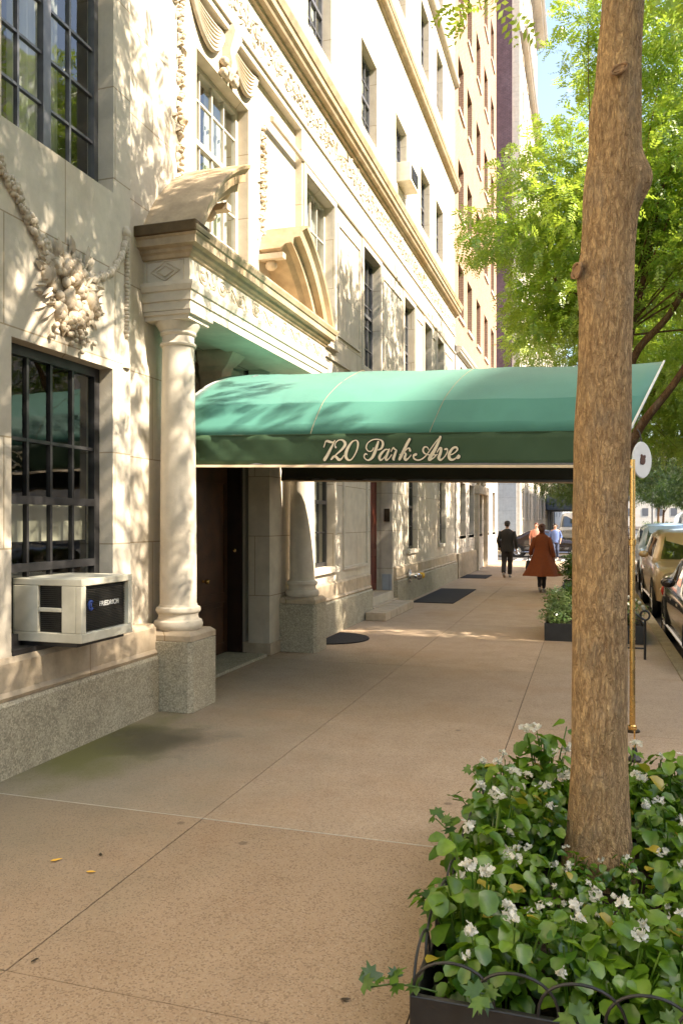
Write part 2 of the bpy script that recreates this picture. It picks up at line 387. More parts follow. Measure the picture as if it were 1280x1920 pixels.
# ------------------------------------------------------------------ camera, light
FOC, HCAM, YAW = 1480.0, 1.75, R(17.26)
cam = bpy.data.cameras.new('camera'); co = bpy.data.objects.new('camera', cam); COL.objects.link(co)
co.location = (0, 0, HCAM); co.rotation_euler = (R(90), 0, YAW)
cam.sensor_fit = 'VERTICAL'; cam.sensor_height = 36; cam.lens = 36 * FOC / 1920; cam.shift_y = 18 / 1920
cam.clip_end = 3000; cam.clip_start = .05
scene.camera = co
SUN_EL, SUN_AZ = R(42), R(-8)          # azimuth from +X towards +Y
sd = Vector((math.cos(SUN_EL) * math.cos(SUN_AZ), math.cos(SUN_EL) * math.sin(SUN_AZ), math.sin(SUN_EL)))
sl = bpy.data.lights.new('sun', 'SUN'); so = bpy.data.objects.new('sun', sl); COL.objects.link(so)
sl.energy = 4.6; sl.angle = R(.5); sl.color = (1.0, .95, .86)
so.rotation_euler = sd.to_track_quat('Z', 'Y').to_euler(); so.location = (20, -5, 30)
w = bpy.data.worlds.new('World'); scene.world = w; w.use_nodes = True
nt = w.node_tree; bg = nt.nodes['Background']
sky = nt.nodes.new('ShaderNodeTexSky'); sky.sky_type = 'NISHITA'; sky.sun_disc = False
sky.sun_elevation = SUN_EL; sky.sun_rotation = PI / 2 - SUN_AZ; sky.air_density = 1.0; sky.dust_density = 1.5; sky.ozone_density = 1.0
nt.links.new(sky.outputs[0], bg.inputs[0]); bg.inputs[1].default_value = .15
scene.view_settings.view_transform = 'Standard'; scene.view_settings.look = 'None'
scene.view_settings.exposure = 1.9; scene.view_settings.gamma = 1
scene.view_settings.use_white_balance = True; scene.view_settings.white_balance_temperature = 7450; scene.view_settings.white_balance_tint = 12
try:
    scene.cycles.use_denoising = True; scene.cycles.max_bounces = 8; scene.cycles.transparent_max_bounces = 12
    scene.cycles.sample_clamp_indirect = 6; scene.cycles.caustics_reflective = False; scene.cycles.caustics_refractive = False
except Exception: pass

# ------------------------------------------------------------------ ground
structure(MB().quad((-60, -80, -.16), (120, -80, -.16), (120, 900, -.16), (-60, 900, -.16)).build('road', 'asphalt'))
structure(MB().box(-6.2, 1.0, -6, 36.2, -.155, -.007).build('sidewalk_bed', 'grout'))
fl = MB(); xs = [-3.9, -2.16, -.6, 1.0]; ys = [-4, -2.4, -.75, .9, 2.55, 4.2, 6.87, 9.4, 11.85, 13.4, 16.1, 18.8, 21.5, 24.2, 26.9, 29.6, 32.3, 36.2]
for i in range(len(xs) - 1):
    for j in range(len(ys) - 1):
        g = .0035
        fl.box(xs[i] + (g if i else 0), xs[i + 1] - g, ys[j] + g, ys[j + 1] - g, -.05, random.uniform(-.001, .0015))
fl.box(-6.2, -3.907, 6.9, 10.0, -.05, -.001)
structure(fl.build('sidewalk', 'pavement'))
structure(MB().box(-3.76, -.6, 4.1975, 4.2025, -.006, .0022).build('sidewalk_joint_filler', 'caulk'))
cb = MB(); y = -6
while y < 36:
    cb.box(1.006, 1.17, y + .004, y + 1.996, -.16, random.uniform(-.006, .002)); y += 2
structure(cb.build('kerb', 'curb', bevel=.012))
# far side of the cross street
structure(MB().box(-60, -3.86, 36.2, 48, -.158, -.152).build('cross_street', 'asphalt'))
structure(MB().box(-60, 1.0, 47.5, 260, -.155, 0).build('far_sidewalk', 'curb'))
cw = MB()
for k in range(9): cw.box(-3.4 + k * .55, -3.1 + k * .55, 38.0, 41.2, -.158, -.150)
structure(cw.build('crosswalk', 'white'))
structure(MB().box(10.5, 16.5, 50, 420, -.16, .05).build('median', 'soil'))

# ------------------------------------------------------------------ walls with openings
def wall_with_holes(mb, X, y0, y1, z0, z1, holes, depth):
    ys = sorted({y0, y1, *[h[0] for h in holes], *[h[1] for h in holes]}); zs = sorted({z0, z1, *[h[2] for h in holes], *[h[3] for h in holes]})
    for a, b in zip(ys, ys[1:]):
        for c, d in zip(zs, zs[1:]):
            ym, zm = (a + b) / 2, (c + d) / 2
            if any(h[0] < ym < h[1] and h[2] < zm < h[3] for h in holes): continue
            mb.quad((X, a, c), (X, b, c), (X, b, d), (X, a, d))
    for a, b, c, d in holes:
        B = X - depth
        mb.quad((X, a, c), (B, a, c), (B, a, d), (X, a, d)); mb.quad((X, b, c), (X, b, d), (B, b, d), (B, b, c))
        mb.quad((X, a, d), (B, a, d), (B, b, d), (X, b, d)); mb.quad((X, a, c), (X, b, c), (B, b, c), (B, a, c))
def window(parent, Y0, Y1, Z0, Z1, X, cols, rows, mat='windowmetal', mull=(), rails=(), curtain=None, depth=.2, bar=.022, fw=.05, cdepth=.09, czr=(0, 1)):
    """X = outer wall face. rows: inner z fractions of thin bars; rails: thick horizontal fractions; mull: thick vertical fractions"""
    x0, x1 = X - depth - .05, X - depth + .01
    f = MB()
    f.box(x0, x1, Y0, Y0 + fw, Z0, Z1); f.box(x0, x1, Y1 - fw, Y1, Z0, Z1)
    f.box(x0, x1, Y0 + fw, Y1 - fw, Z0, Z0 + fw * 1.3); f.box(x0, x1, Y0 + fw, Y1 - fw, Z1 - fw, Z1)
    xb0, xb1 = x0 + .012, x1 - .012
    ya, yb, za, zb = Y0 + fw, Y1 - fw, Z0 + fw * 1.3, Z1 - fw
    for k in range(1, cols):
        y = ya + (yb - ya) * k / cols; f.box(xb0, xb1, y - bar / 2, y + bar / 2, za, zb)
    for r in rows:
        z = za + (zb - za) * r; f.box(xb0 + .002, xb1 - .002, ya, yb, z - bar / 2, z + bar / 2)
    for r in rails:
        z = za + (zb - za) * r; f.box(x0 + .004, x1 + .006, ya, yb, z - .03, z + .03)
    for r in mull:
        y = ya + (yb - ya) * r; f.box(x0 + .006, x1 + .004, y - .045, y + .045, za, zb)
    fo = f.build('window', mat, parent)
    px_ = xb0 + .015; MB().quad((px_, ya - .01, za - .01), (px_, yb + .01, za - .01), (px_, yb + .01, zb + .01), (px_, ya - .01, zb + .01)).build('pane', 'glass', fo, recalc=False)
    if curtain:
        c = MB(); n = 40; z0, z1 = Z0 + (Z1 - Z0) * czr[0], Z0 + (Z1 - Z0) * czr[1]
        for side in ((Y0 + .02, Y0 + (Y1 - Y0) * .46), (Y0 + (Y1 - Y0) * .54, Y1 - .02)) if curtain == 'curtain' else ((Y0 + .02, Y1 - .02),):
            top = []; bot = []
            for k in range(n + 1):
                y = side[0] + (side[1] - side[0]) * k / n
                dx = .025 * math.sin(k * 1.1) + .012 * math.sin(k * 2.3 + Y0) if curtain == 'curtain' else 0
                top.append((x0 - cdepth + dx, y, z1)); bot.append((x0 - cdepth + dx * 1.3, y, z0))
            c.loft([bot, top], closed=False, caps=False)
        c.build('curtain' if curtain == 'curtain' else 'blind', curtain, fo, smooth=60, recalc=False)
    return fo

# ------------------------------------------------------------------ limestone building
WX = -3.85
A = thing('apartment_building', 'cream limestone apartment house with carved pediment over its entrance, beside the awning', 'building', (-3.85, 10, 0))
W2 = [(4.5, 5.85, 4.55, 6.75), (7.54, 8.88, 4.55, 6.78), (10.64, 11.96, 4.55, 6.75), (13.69, 14.9, 4.55, 6.72), (17.0, 18.1, 4.55, 6.72), (19.25, 20.15, 4.55, 6.72), (21.0, 21.96, 4.55, 6.72)]
W3 = [(10.75, 11.85, 8.95, 10.42), (13.6, 14.67, 8.9, 10.44), (16.26, 17.3, 8.94, 10.4), (18.88, 20.0, 8.96, 10.4), (20.9, 21.96, 8.96, 10.38)]
W4 = [(y0, y1, 12.9, 14.5) for y0, y1 in ((16.2, 17.2), (18.9, 19.9), (21.0, 21.95))]
W5 = [(y0, y1, 15.9, 17.5) for y0, y1 in ((16.2, 17.2), (18.9, 19.9), (21.0, 21.95))]
G1 = (4.60, 5.84, .83, 3.05); G2 = (10.95, 11.96, 1.04, 3.05); G3 = (17.35, 18.34, 1.12, 3.05); G4 = (21.29, 22.2, 1.15, 3.05)
DOOR2_DEPTH = .4
DOOR2 = (14.2, 15.93, .32, 2.95); ENT = (7.25, 9.56, 0, 3.74)
wa = MB()
wall_with_holes(wa, WX, -6, 6.11, .0, 20, [G1, W2[0]], .26)
wall_with_holes(wa, -3.95, 6.11, 10.5, 0, 7.3, [W2[1], ENT], .30)
wall_with_holes(wa, WX, 10.5, 24, 0, 7.3, [G2, G3, G4, DOOR2] + W2[2:], .26)
for yy in (14.2, 15.93): wa.quad((-4.1, yy, .32), (-4.3, yy, .32), (-4.3, yy, 2.95), (-4.1, yy, 2.95))
wa.quad((-4.1, 14.2, 2.95), (-4.3, 14.2, 2.95), (-4.3, 15.93, 2.95), (-4.1, 15.93, 2.95))
wa.quad((WX, 10.5, 0), (-3.95, 10.5, 0), (-3.95, 10.5, 7.3), (WX, 10.5, 7.3))
wa.quad((WX, 6.11, 0), (-3.95, 6.11, 0), (-3.95, 6.11, 7.3), (WX, 6.11, 7.3))
wa2 = MB(); wall_with_holes(wa2, WX, 6.11, 24, 7.3, 20, W3 + W4 + W5, .26)
wa.v, wa.f = wa.v, wa.f
wa.add(wa2.v, wa2.f)
wa.quad((WX, 24, 0), (-12, 24, 0), (-12, 24, 20), (WX, 24, 20)); wa.quad((WX, -6, 0), (-12, -6, 0), (-12, -6, 20), (WX, -6, 20)); wa.quad((WX, -6, 20), (WX, 24, 20), (-12, 24, 20), (-12, -6, 20))
wa.build('wall', 'limestone', A, recalc=False)
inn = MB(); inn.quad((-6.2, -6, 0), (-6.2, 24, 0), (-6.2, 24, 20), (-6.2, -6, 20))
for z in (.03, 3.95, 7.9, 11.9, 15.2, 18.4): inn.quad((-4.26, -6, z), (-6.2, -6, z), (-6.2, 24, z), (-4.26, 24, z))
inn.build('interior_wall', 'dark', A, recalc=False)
# plinth and courses
pl = MB()
for a, b in ((-6, 6.445), (10.405, 14.05), (16.06, 24)):
    pl.prism_y([(-3.86, 0), (-3.76, 0), (-3.76, .49), (-3.775, .515), (-3.86, .515)], a, b)
pl.build('plinth', 'granite', A)
bc = MB()
for a, b in ((-6, 6.46), (10.40, 14.05), (16.06, 24)):
    bc.prism_y([(-3.97, .517), (-3.792, .517), (-3.775, .545), (-3.80, .575), (-3.80, .77), (-3.83, .805), (-3.97, .805)], a, b)
bc.build('base_course', 'base_stone', A)
# main cornices
def cornice(z, s=1.0, proj=.42, y0=-6, y1=24.15, X=WX):
    p = proj
    prof = [(X - .02, z - .02), (X + .05, z), (X + .06, z + .05 * s), (X + .12, z + .07 * s), (X + .14, z + .12 * s), (X + p * .72, z + .15 * s), (X + p * .78, z + .24 * s),
            (X + p * .86, z + .25 * s), (X + p, z + .35 * s), (X + p, z + .39 * s), (X + .1, z + .44 * s), (X - .02, z + .44 * s)]
    return MB().prism_y(prof, y0, y1)
cornice(8.0, .8, .24).build('cornice', 'weathered', A)
d = cornice(11.8, .6, .18)
d.build('cornice', 'weathered', A)
cornice(15.0, .5, .14).build('cornice', M['limestone_plain'], A)
st = MB()
st.prism_y([(WX - .01, 6.86), (WX + .035, 6.86), (WX + .05, 6.9), (WX + .02, 6.93), (WX - .01, 6.93)], 9.35, 24)
st.prism_y([(WX - .01, 7.38), (WX + .03, 7.38), (WX + .03, 7.42), (WX - .01, 7.42)], 6.2, 24)
st.prism_y([(WX - .01, 4.30), (WX + .03, 4.30), (WX + .03, 4.36), (WX - .01, 4.36)], 10.9, 24)
for k, (a, b) in enumerate(((12.15, 13.5), (15.1, 16.85), (18.25, 19.1), (20.3, 20.85), (22.1, 23.6))):   # sunk panels between windows
    for z in (4.75, 6.55): st.box(WX - .01, WX + .022, a + .03, b - .03, z, z + .035)
    for yy in (a + .03, b - .065): st.box(WX - .01, WX + .0215, yy, yy + .035, 4.785, 6.55)
    for z in (.95, 3.35) if k == 0 else (): st.box(WX - .01, WX + .03, 12.45, 13.95, z, z + .05)
for yy in (12.45, 13.9): st.box(WX - .01, WX + .029, yy, yy + .05, 1.0, 3.35)
st.build('string_course', 'limestone_plain', A)
# window architraves
for (a, b, c, d) in W2[2:] + [G2, G3, G4]:
    for t, pr in ((.10, .028),):
        ar = MB()
        ar.box(WX - .01, WX + pr, a - t, a - .004, c, d + t); ar.box(WX - .01, WX + pr, b + .004, b + t, c, d + t); ar.box(WX - .01, WX + pr - .002, a, b, d + .004, d + t)
        ar.box(WX - .01, WX + .06, a - t - .03, b + t + .03, c - .09, c - .003)
        ar.build('window_surround', 'limestone_plain', A)
# windows
window(A, *G1, WX, 4, (.70,), 'windowmetal', rails=(.48, .235), fw=.075, bar=.026, depth=.14, curtain='shade', cdepth=.07, czr=(.345, .485))  # strip of blind added to stand in for a pale reflection in the glass
window(A, *W2[0], WX, 4, (.17, .36, .55, .78), 'greymetal', mull=(.5,), fw=.06, depth=.16, curtain='curtain', cdepth=.35)
window(A, *W2[1], -3.95, 4, (.2, .4, .85), 'whitesash', mull=(), rails=(.62,), fw=.06, depth=.15, curtain='curtain')
window(A, *W2[2], WX, 4, (.25, .75), 'whitesash', rails=(.52,), depth=.15, curtain='curtain')
for q in W2[3:]: window(A, *q, WX, 4, (.2, .4, .6, .8), 'greymetal', rails=(.5,), depth=.15, curtain='curtain' if q[0] > 16 else None)
for k, q in enumerate(W3): window(A, *q, WX, 4, (.25, .75), 'greymetal', rails=(.5,), depth=.15, curtain='curtain')
for q in W4 + W5: window(A, *q, WX, 2, (.25, .75), 'greymetal', rails=(.5,), depth=.15, curtain='curtain')
window(A, *G2, WX, 3, (.25, .75), 'windowmetal', rails=(.5,), depth=.12, curtain='curtain')
for q in (G3, G4): window(A, *q, WX, 3, (.25, .75), 'windowmetal', rails=(.5,), depth=.1, curtain='shade')
MB().box(-4.05, -3.835, G1[0] + .004, G1[1] - .004, .806, .842).build('window_sill', 'windowmetal', A)

# --- entrance recess
MB().box(-4.6, -4.25, 7.0, 7.25, .0, 2.78).build('door_jamb', 'wood_dark', A); MB().box(-4.6, -4.33, 9.50, 9.56, 0, 2.78).build('door_jamb', 'wood_dark', A)
tr = MB()
tr.quad((-4.26, 7.25, 3.74), (-4.26, 9.56, 3.74), (-4.62, 9.56, 3.74), (-4.62, 7.25, 3.74))
tr.quad((-4.62, 7.0, 0), (-4.62, 9.6, 0), (-4.62, 9.6, 3.74), (-4.62, 7.0, 3.74))
tr.box(-4.62, -4.33, 9.561, 9.95, 0, 3.74)
tr.build('entrance_recess', 'limestone_plain', A, recalc=False)
def panelled(mb, Y0, Y1, Z0, Z1, X, rows, cols=1):
    mb.box(X - .06, X, Y0, Y1, Z0, Z1)
    w = (Y1 - Y0) / cols
    for c in range(cols):
        z = Z0 + .12
        for h in rows:
            a, b = Y0 + c * w + .1, Y0 + (c + 1) * w - .1
            mb.box(X, X + .012, a, b, z, z + .02); mb.box(X, X + .012, a, b, z + h - .02, z + h); mb.box(X, X + .0118, a, a + .02, z + .02, z + h - .02); mb.box(X, X + .0118, b - .02, b, z + .02, z + h - .02)
            mb.box(X, X + .008, a + .06, b - .06, z + .06, z + h - .06); z += h + .1
    return mb
for (a, b) in ((7.27, 8.375), (8.385, 9.49)):
    dl = panelled(MB(), a, b, .04, 2.45, -4.52, (.55, 1.45)).build('door', 'wood', A)
    ky = 8.79 if a > 8 else 8.0
    MB().lathe(0, 0, [(.0, 0), (.018, 0), (.012, .03), (.03, .045), (.034, .065), (.022, .085), (0, .088)], 16).xf(Matrix.Translation((-4.52, ky, 1.01)) @ Matrix.Rotation(R(90), 4, 'Y')).build('door_knob', 'brass', dl, smooth=50)
MB().box(-4.6, -4.5, 7.27, 9.49, 2.46, 2.78).build('transom_panel', 'wood_dark', A)
MB().box(-4.6, -3.96, 7.26, 9.49, .0, .035).build('door_sill', 'granite', A)
b_ = MB(); b_.lathe(0, 0, [(.022, 0), (.022, .01), (.012, .014), (.010, .022), (0, .022)], 14); b_.xf(Matrix.Translation((-4.42, 9.498, 1.37)) @ Matrix.Rotation(R(90), 4, 'X')); b_.build('bell_button', 'brass', A, smooth=50)
cp = MB()                                                     # carved panel over the door, with its frame
cp.box(-4.60, -4.40, 7.26, 9.555, 2.8, 3.735)
cp.box(-4.40, -4.34, 7.30, 9.54, 2.82, 2.90); cp.box(-4.40, -4.345, 7.30, 9.54, 3.62, 3.70)
for k in range(22):
    y = 7.45 + k * .095; s = (k % 2) * 2 - 1
    cp.tube([(-4.385, y + .05 * math.cos(t) * (1 - t / 9), 3.26 + s * .12 + .11 * math.sin(t) * (1 - t / 9)) for t in [i * .5 for i in range(14)]], .02, 5)
    cp.ell((-4.39, y + .04, 3.26 - s * .14), (.03, .05, .09), 7, 5)
cp.build('carved_panel', 'carved', A, smooth=50)
# reveals and far pier block with its base
MB().box(-4.33, -3.93, 9.55, 9.95, 0, .16).build('pier_base', 'base_stone', A, bevel=.008)
ks = MB(); ks.loft([[(-4.33, 8.43 - w_, z), (-4.33, 8.43 + w_, z), (xx, 8.43 + w_, z), (xx, 8.43 - w_, z)] for z, w_, xx in ((3.28, .07, -4.18), (3.42, .085, -4.05), (3.50, .12, -4.02), (3.56, .10, -3.98), (3.62, .14, -3.92), (3.70, .17, -3.86), (3.735, .17, -3.86))])
ks.build('keystone_bracket', 'carved', A, bevel=.006)
# portico: pedestals, columns, entablature, broken pediment
for yc, py0, py1 in ((6.715, 6.45, 6.98), (10.14, 9.90, 10.38)):
    pd = MB().prism_z([(-3.96, py0), (-3.47, py0), (-3.43, py0 + .04), (-3.43, py1 - .04), (-3.47, py1), (-3.96, py1)], 0, .645).build('pedestal', 'granite', A, bevel=.006)
    MB().loft([[(-3.96, py0 + i, z), (-3.43 - i, py0 + i, z), (-3.43 - i, py1 - i, z), (-3.96, py1 - i, z)] for z, i in ((.648, .012), (.70, .012), (.735, .05))]).build('pedestal_cap', 'base_stone', A, bevel=.004)
    cx = -3.71; prof = [(.0, .736), (.215, .736), (.228, .755), (.232, .785), (.222, .815), (.195, .83), (.19, .845), (.186, .865), (.192, .885), (.205, .895), (.212, .915), (.205, .94), (.182, .95), (.178, .97)]
    co_ = MB()
    ent = [(.172 - .022 * (k / 20) ** 1.6, .97 + (3.40 - .97) * k / 20) for k in range(21)]
    neck = [(.165, 3.405), (.172, 3.42), (.165, 3.435), (.150, 3.44), (.150, 3.50), (.165, 3.51), (.172, 3.525), (.165, 3.54), (.178, 3.56), (.205, 3.60), (.212, 3.62), (0, 3.62)]
    co_.lathe(cx, yc, prof + ent + neck, 44)
    co_ = co_.build('column', 'limestone_plain', A, smooth=35)
    MB().loft([[(-3.95, yc - w_, z), (xx, yc - w_, z), (xx, yc + w_, z), (-3.95, yc + w_, z)] for z, w_, xx in ((3.621, .205, -3.49), (3.66, .205, -3.49), (3.665, .225, -3.46), (3.698, .23, -3.455))]).build('capital', 'limestone_plain', A, bevel=.003)
EY0, EY1 = 6.48, 10.40
def wrap(prof, y0, y1, mb):
    """profile of (outward offset, z); runs along the front and returns on both ends"""
    rings = []
    for d_, z in prof: rings.append([(-3.96, y0 - d_, z), (-3.52 + d_, y0 - d_, z), (-3.52 + d_, y1 + d_, z), (-3.96, y1 + d_, z)])
    return mb.loft(rings, caps=True)
ea = wrap([(.0, 3.70), (.06, 3.701), (.06, 3.78), (.075, 3.785), (.075, 3.87), (.09, 3.875), (.105, 3.92), (.105, 3.955), (.05, 3.96), (.05, 4.17)], EY0 + .06, EY1 - .06, MB())
ea.build('entablature', 'limestone_plain', A)
ec = wrap([(.05, 4.171), (.07, 4.18), (.085, 4.21), (.11, 4.225), (.115, 4.255), (.165, 4.27), (.17, 4.335), (.185, 4.345), (.205, 4.39), (.205, 4.41), (.03, 4.43)], EY0 + .06, EY1 - .06, MB())
ec.build('pediment_cornice', 'weathered', A)
fr = MB()                                                     # carved rinceau on the frieze
for k in range(9):
    y = 6.75 + k * .42; s = (k % 2) * 2 - 1; X = -3.468
    fr.tube([(X, y + .115 * math.cos(s * t + 1) * (1 - t / 13), 4.065 + .085 * math.sin(s * t + 1) * (1 - t / 13)) for t in [i * .45 for i in range(24)]], [.013] * 24, 5)
    fr.tube([(X, y + .1 + .05 * i, 4.065 + s * .06 * math.sin(i * .8)) for i in range(6)], .011, 5)
    fr.ell((X, y, 4.065), (.02, .03, .03), 8, 5)
    for q in range(3): fr.ell((X, y + .17 + q * .05, 4.05 + s * (.05 - q * .04)), (.012, .035, .016), 6, 4, Matrix.Rotation(s * .6 + q, 3, 'X'))
for t_ in ((-3.72, 4.065),):
    for rx, rz in ((.15, .085), (.085, .05)): fr.tube([(t_[0] + dx * rx, 6.486, t_[1] + dz * rz) for dx, dz in ((-1, 0), (0, 1), (1, 0), (0, -1), (-1, 0))], .008, 5)
    for rx, rz in ((.19, .095),): fr.tube([(t_[0] + dx * rx, 6.486, t_[1] + dz * rz) for dx, dz in ((-1, -1), (-1, 1), (1, 1), (1, -1), (-1, -1))], .006, 5)
fr.build('carved_frieze', 'carved', A, smooth=60)
CY, CZ, RA = 8.44, 3.42, 2.22
def ped(side):
    a0, a1 = (math.atan2(4.43 - CZ, -1.98), math.atan2(5.47 - CZ, -.89))
    prof = [(-.30, -3.97), (-.30, -3.66), (-.27, -3.63), (-.24, -3.60), (-.235, -3.52), (-.16, -3.50), (-.15, -3.42), (-.07, -3.40), (-.03, -3.345), (.0, -3.335), (.012, -3.36), (.02, -3.97)]
    rings = []
    for k in range(23):
        a = a0 + (a1 - a0) * k / 22
        if side > 0: a = PI - a
        rings.append([(x, CY + (RA + r) * math.cos(a), CZ + (RA + r) * math.sin(a)) for r, x in prof])
    m = MB().loft(rings)
    # clip below the cornice bed
    m.v = [(x, y, max(z, 4.405)) for x, y, z in m.v]
    return m
for s in (-1, 1): ped(s).build('pediment_arc', 'weathered', A, smooth=28)
MB().box(-3.955, -3.325, 6.325, 6.62, 4.355, 4.455).build('pediment_foot', 'shade_dark', A, bevel=.01)  # dark colour stands for tree shade on this block
pr = MB()                                                     # returned ends of the pediment arcs and the small blocks beneath
for s in (-1, 1):
    y = CY + s * .80
    pr.prism_x([(y - .05, 5.05), (y + .05, 5.05), (y + .05, 5.12), (y - .05, 5.12)], -3.97, -3.62)
    pr.ell((-3.82, CY + s * .86, 5.0), (.08, .06, .07), 10, 8)
pr.build('pediment_scroll', 'carved', A, smooth=40)

# --- carved ornament
def blade(mb, y, z, X, ang, L, w_, lift=.03):
    """leaf blade lying on the wall, pointing along ang in the YZ plane"""
    d = (math.cos(ang), math.sin(ang)); n = (-d[1], d[0]); P = []
    for t, ww, h in ((0, .25, 0), (.3, 1, .8), (.65, .8, 1), (1, .05, .25)):
        for sgn, hh in ((-1, .15), (0, 1), (1, .15)):
            P.append((X + .004 + lift * h * hh, y + d[0] * L * t + n[0] * w_ * ww * sgn, z + d[1] * L * t + n[1] * w_ * ww * sgn))
    mb.add(P, [(i * 3 + j, i * 3 + j + 1, i * 3 + j + 4, i * 3 + j + 3) for i in range(3) for j in range(2)])
gl = MB(); rr = random.Random(3)
for k in range(90):
    a = rr.uniform(0, 2 * PI); q = math.sqrt(rr.random()); y = 5.25 + .34 * q * math.cos(a); z = 3.55 + .27 * q * math.sin(a)
    r = rr.uniform(.022, .05); out = (1 - q) * .05
    if k % 7 == 0:
        for t in range(6): gl.ell((WX + out + .01, y + .030 * math.cos(t), z + .030 * math.sin(t)), (.06, .016, r * 1.3), 6, 5)
    else: gl.ell((WX + out, y, z), (r * .95, r, r * rr.uniform(.8, 1.25)), 9, 6)
for k in range(90):
    a = rr.uniform(0, 2 * PI); q = rr.uniform(.45, 1.0); y = 5.25 + .36 * q * math.cos(a); z = 3.55 + .30 * q * math.sin(a)
    blade(gl, y, z, WX + rr.uniform(0, .03), a + rr.uniform(-.5, .5), rr.uniform(.07, .17), rr.uniform(.014, .028), rr.uniform(.018, .035))
for k in range(26):                                            # hanging grapes below
    gl.ell((WX + .03, 5.25 + rr.gauss(0, .11), 3.26 - abs(rr.gauss(0, .07))), .022, 7, 5)
sw = smooth_path([(WX, 4.25, 4.35), (WX, 4.55, 4.14), (WX, 4.78, 3.92), (WX, 4.98, 3.74)], 9)
for i, p in enumerate(sw):
    for q in range(5):
        gl.ell((WX + .012 + .02 * math.sin(q), p[1] + .036 * math.cos(q * 1.3 + i), p[2] + .036 * math.sin(q * 1.3 + i)), rr.uniform(.014, .03), 7, 5)
for i, p in enumerate(smooth_path([(WX, 5.58, 3.74), (WX, 5.80, 3.86), (WX, 5.95, 4.04), (WX, 6.03, 4.22)], 6)):
    gl.ell((WX + .012, p[1], p[2]), (.03, .028 + .012 * (i % 3 == 0), .032 + .014 * (i % 3 == 0)), 8, 6)
gl.build('fruit_garland', 'carved', A, smooth=60)
pn = MB()
pn.ell((WX + .01, 6.03, 4.27), (.04, .05, .06), 9, 6)
for i in range(26):
    z = 4.2 - i * .033; pn.ell((WX + .008, 6.04, z), (.026, .022 + .012 * (i % 6 == 0), .022), 8, 5)
pn.loft([[(WX + .03 * c_ * w_, 6.04 + .05 * s_ * w_, z) for c_, s_ in [(math.cos(t * PI / 4), math.sin(t * PI / 4)) for t in range(8)]] for z, w_ in ((3.34, .4), (3.30, .7), (3.16, .8), (3.13, 1.1), (3.09, 1.1))])
pn.build('carved_pendant', 'carved', A, smooth=50)
def drop(Y, z1, z0, X, seed):
    r_ = random.Random(seed); m = MB(); z = z1
    while z > z0:
        big = r_.random() < .35
        for q in range(9 if big else 5):
            a = r_.uniform(0, 2 * PI); d = r_.uniform(.01, .075 if big else .04)
            if q % 2: blade(m, Y + d * math.cos(a), z + d * math.sin(a), X, r_.uniform(-2.6, -.5), r_.uniform(.06, .13), r_.uniform(.015, .03), .045)
            else: m.ell((X + .025, Y + d * math.cos(a), z + d * math.sin(a)), (.035, r_.uniform(.015, .032), r_.uniform(.015, .032)), 7, 5)
        z -= r_.uniform(.05, .16)
    return m
for y, z1, z0, sd_ in ((7.16, 7.25, 5.22, 1), (9.30, 6.75, 5.15, 2)):
    drop(y, z1, z0, -3.95 , sd_).build('carved_leaf_drop', 'carved', A, smooth=60)
def swag(y0, y1, z, sag, X, n=7):
    m = MB()
    for k in range(n):
        f = k / (n - 1)
        m.tube([(X + .02 + .03 * math.sin(PI * t), y0 + (y1 - y0) * t, z - (sag * (.25 + .75 * f)) * 4 * t * (1 - t) - .04 * (1 - f) * 0) for t in [i / 16 for i in range(17)]], .018 + .008 * f, 6)
    return m
for y0, y1, z in ((7.35, 8.18, 7.30), (8.30, 9.10, 7.28)):
    swag(y0, y1, z, .40, -3.95).build('carved_swag', 'carved', A, smooth=60)
ct = MB()
ct.loft([[(-3.96, 8.24 - w_, z), (-3.95 + d_, 8.24 - w_ * .7, z), (-3.95 + d_, 8.24 + w_ * .7, z), (-3.96, 8.24 + w_, z)] for z, w_, d_ in ((6.80, .05, .06), (6.95, .10, .12), (7.1, .09, .09), (7.28, .14, .17), (7.40, .12, .14))])
for k in range(12): ct.ell((-3.9, 8.24 + .16 * math.cos(k), 6.9 + .1 * math.sin(k * 1.7)), (.05, .04, .05), 7, 5)
ct.build('carved_cartouche', 'carved', A, smooth=40)
fz = MB(); rr = random.Random(9)
y = 6.5
while y < 23.9:                                                # anthemion and scroll band under the cornice
    X = WX if y > 6.2 else WX; s = 1 if int(y * 3) % 2 else -1
    zc_ = 7.70 + rr.uniform(-.05, .05); R_ = rr.uniform(.07, .13)
    fz.tube([(X + .006, y + R_ * math.cos(s * t + y) * (1 - t / 10), zc_ + R_ * math.sin(s * t + y) * (1 - t / 10)) for t in [i * .55 for i in range(14)]], rr.uniform(.010, .016), 5)
    for q in range(7): blade(fz, y + rr.uniform(-.14, .14), 7.70 + rr.uniform(-.16, .16), X, rr.uniform(0, 6.28), rr.uniform(.06, .15), rr.uniform(.014, .03), .026)
    if rr.random() < .5: fz.ell((X + .004, y + .1, 7.70 + rr.uniform(-.1, .1)), (.03, .035, .035), 7, 5)
    y += rr.uniform(.16, .26)
fz.build('carved_cornice_frieze', 'carved', A, smooth=60)

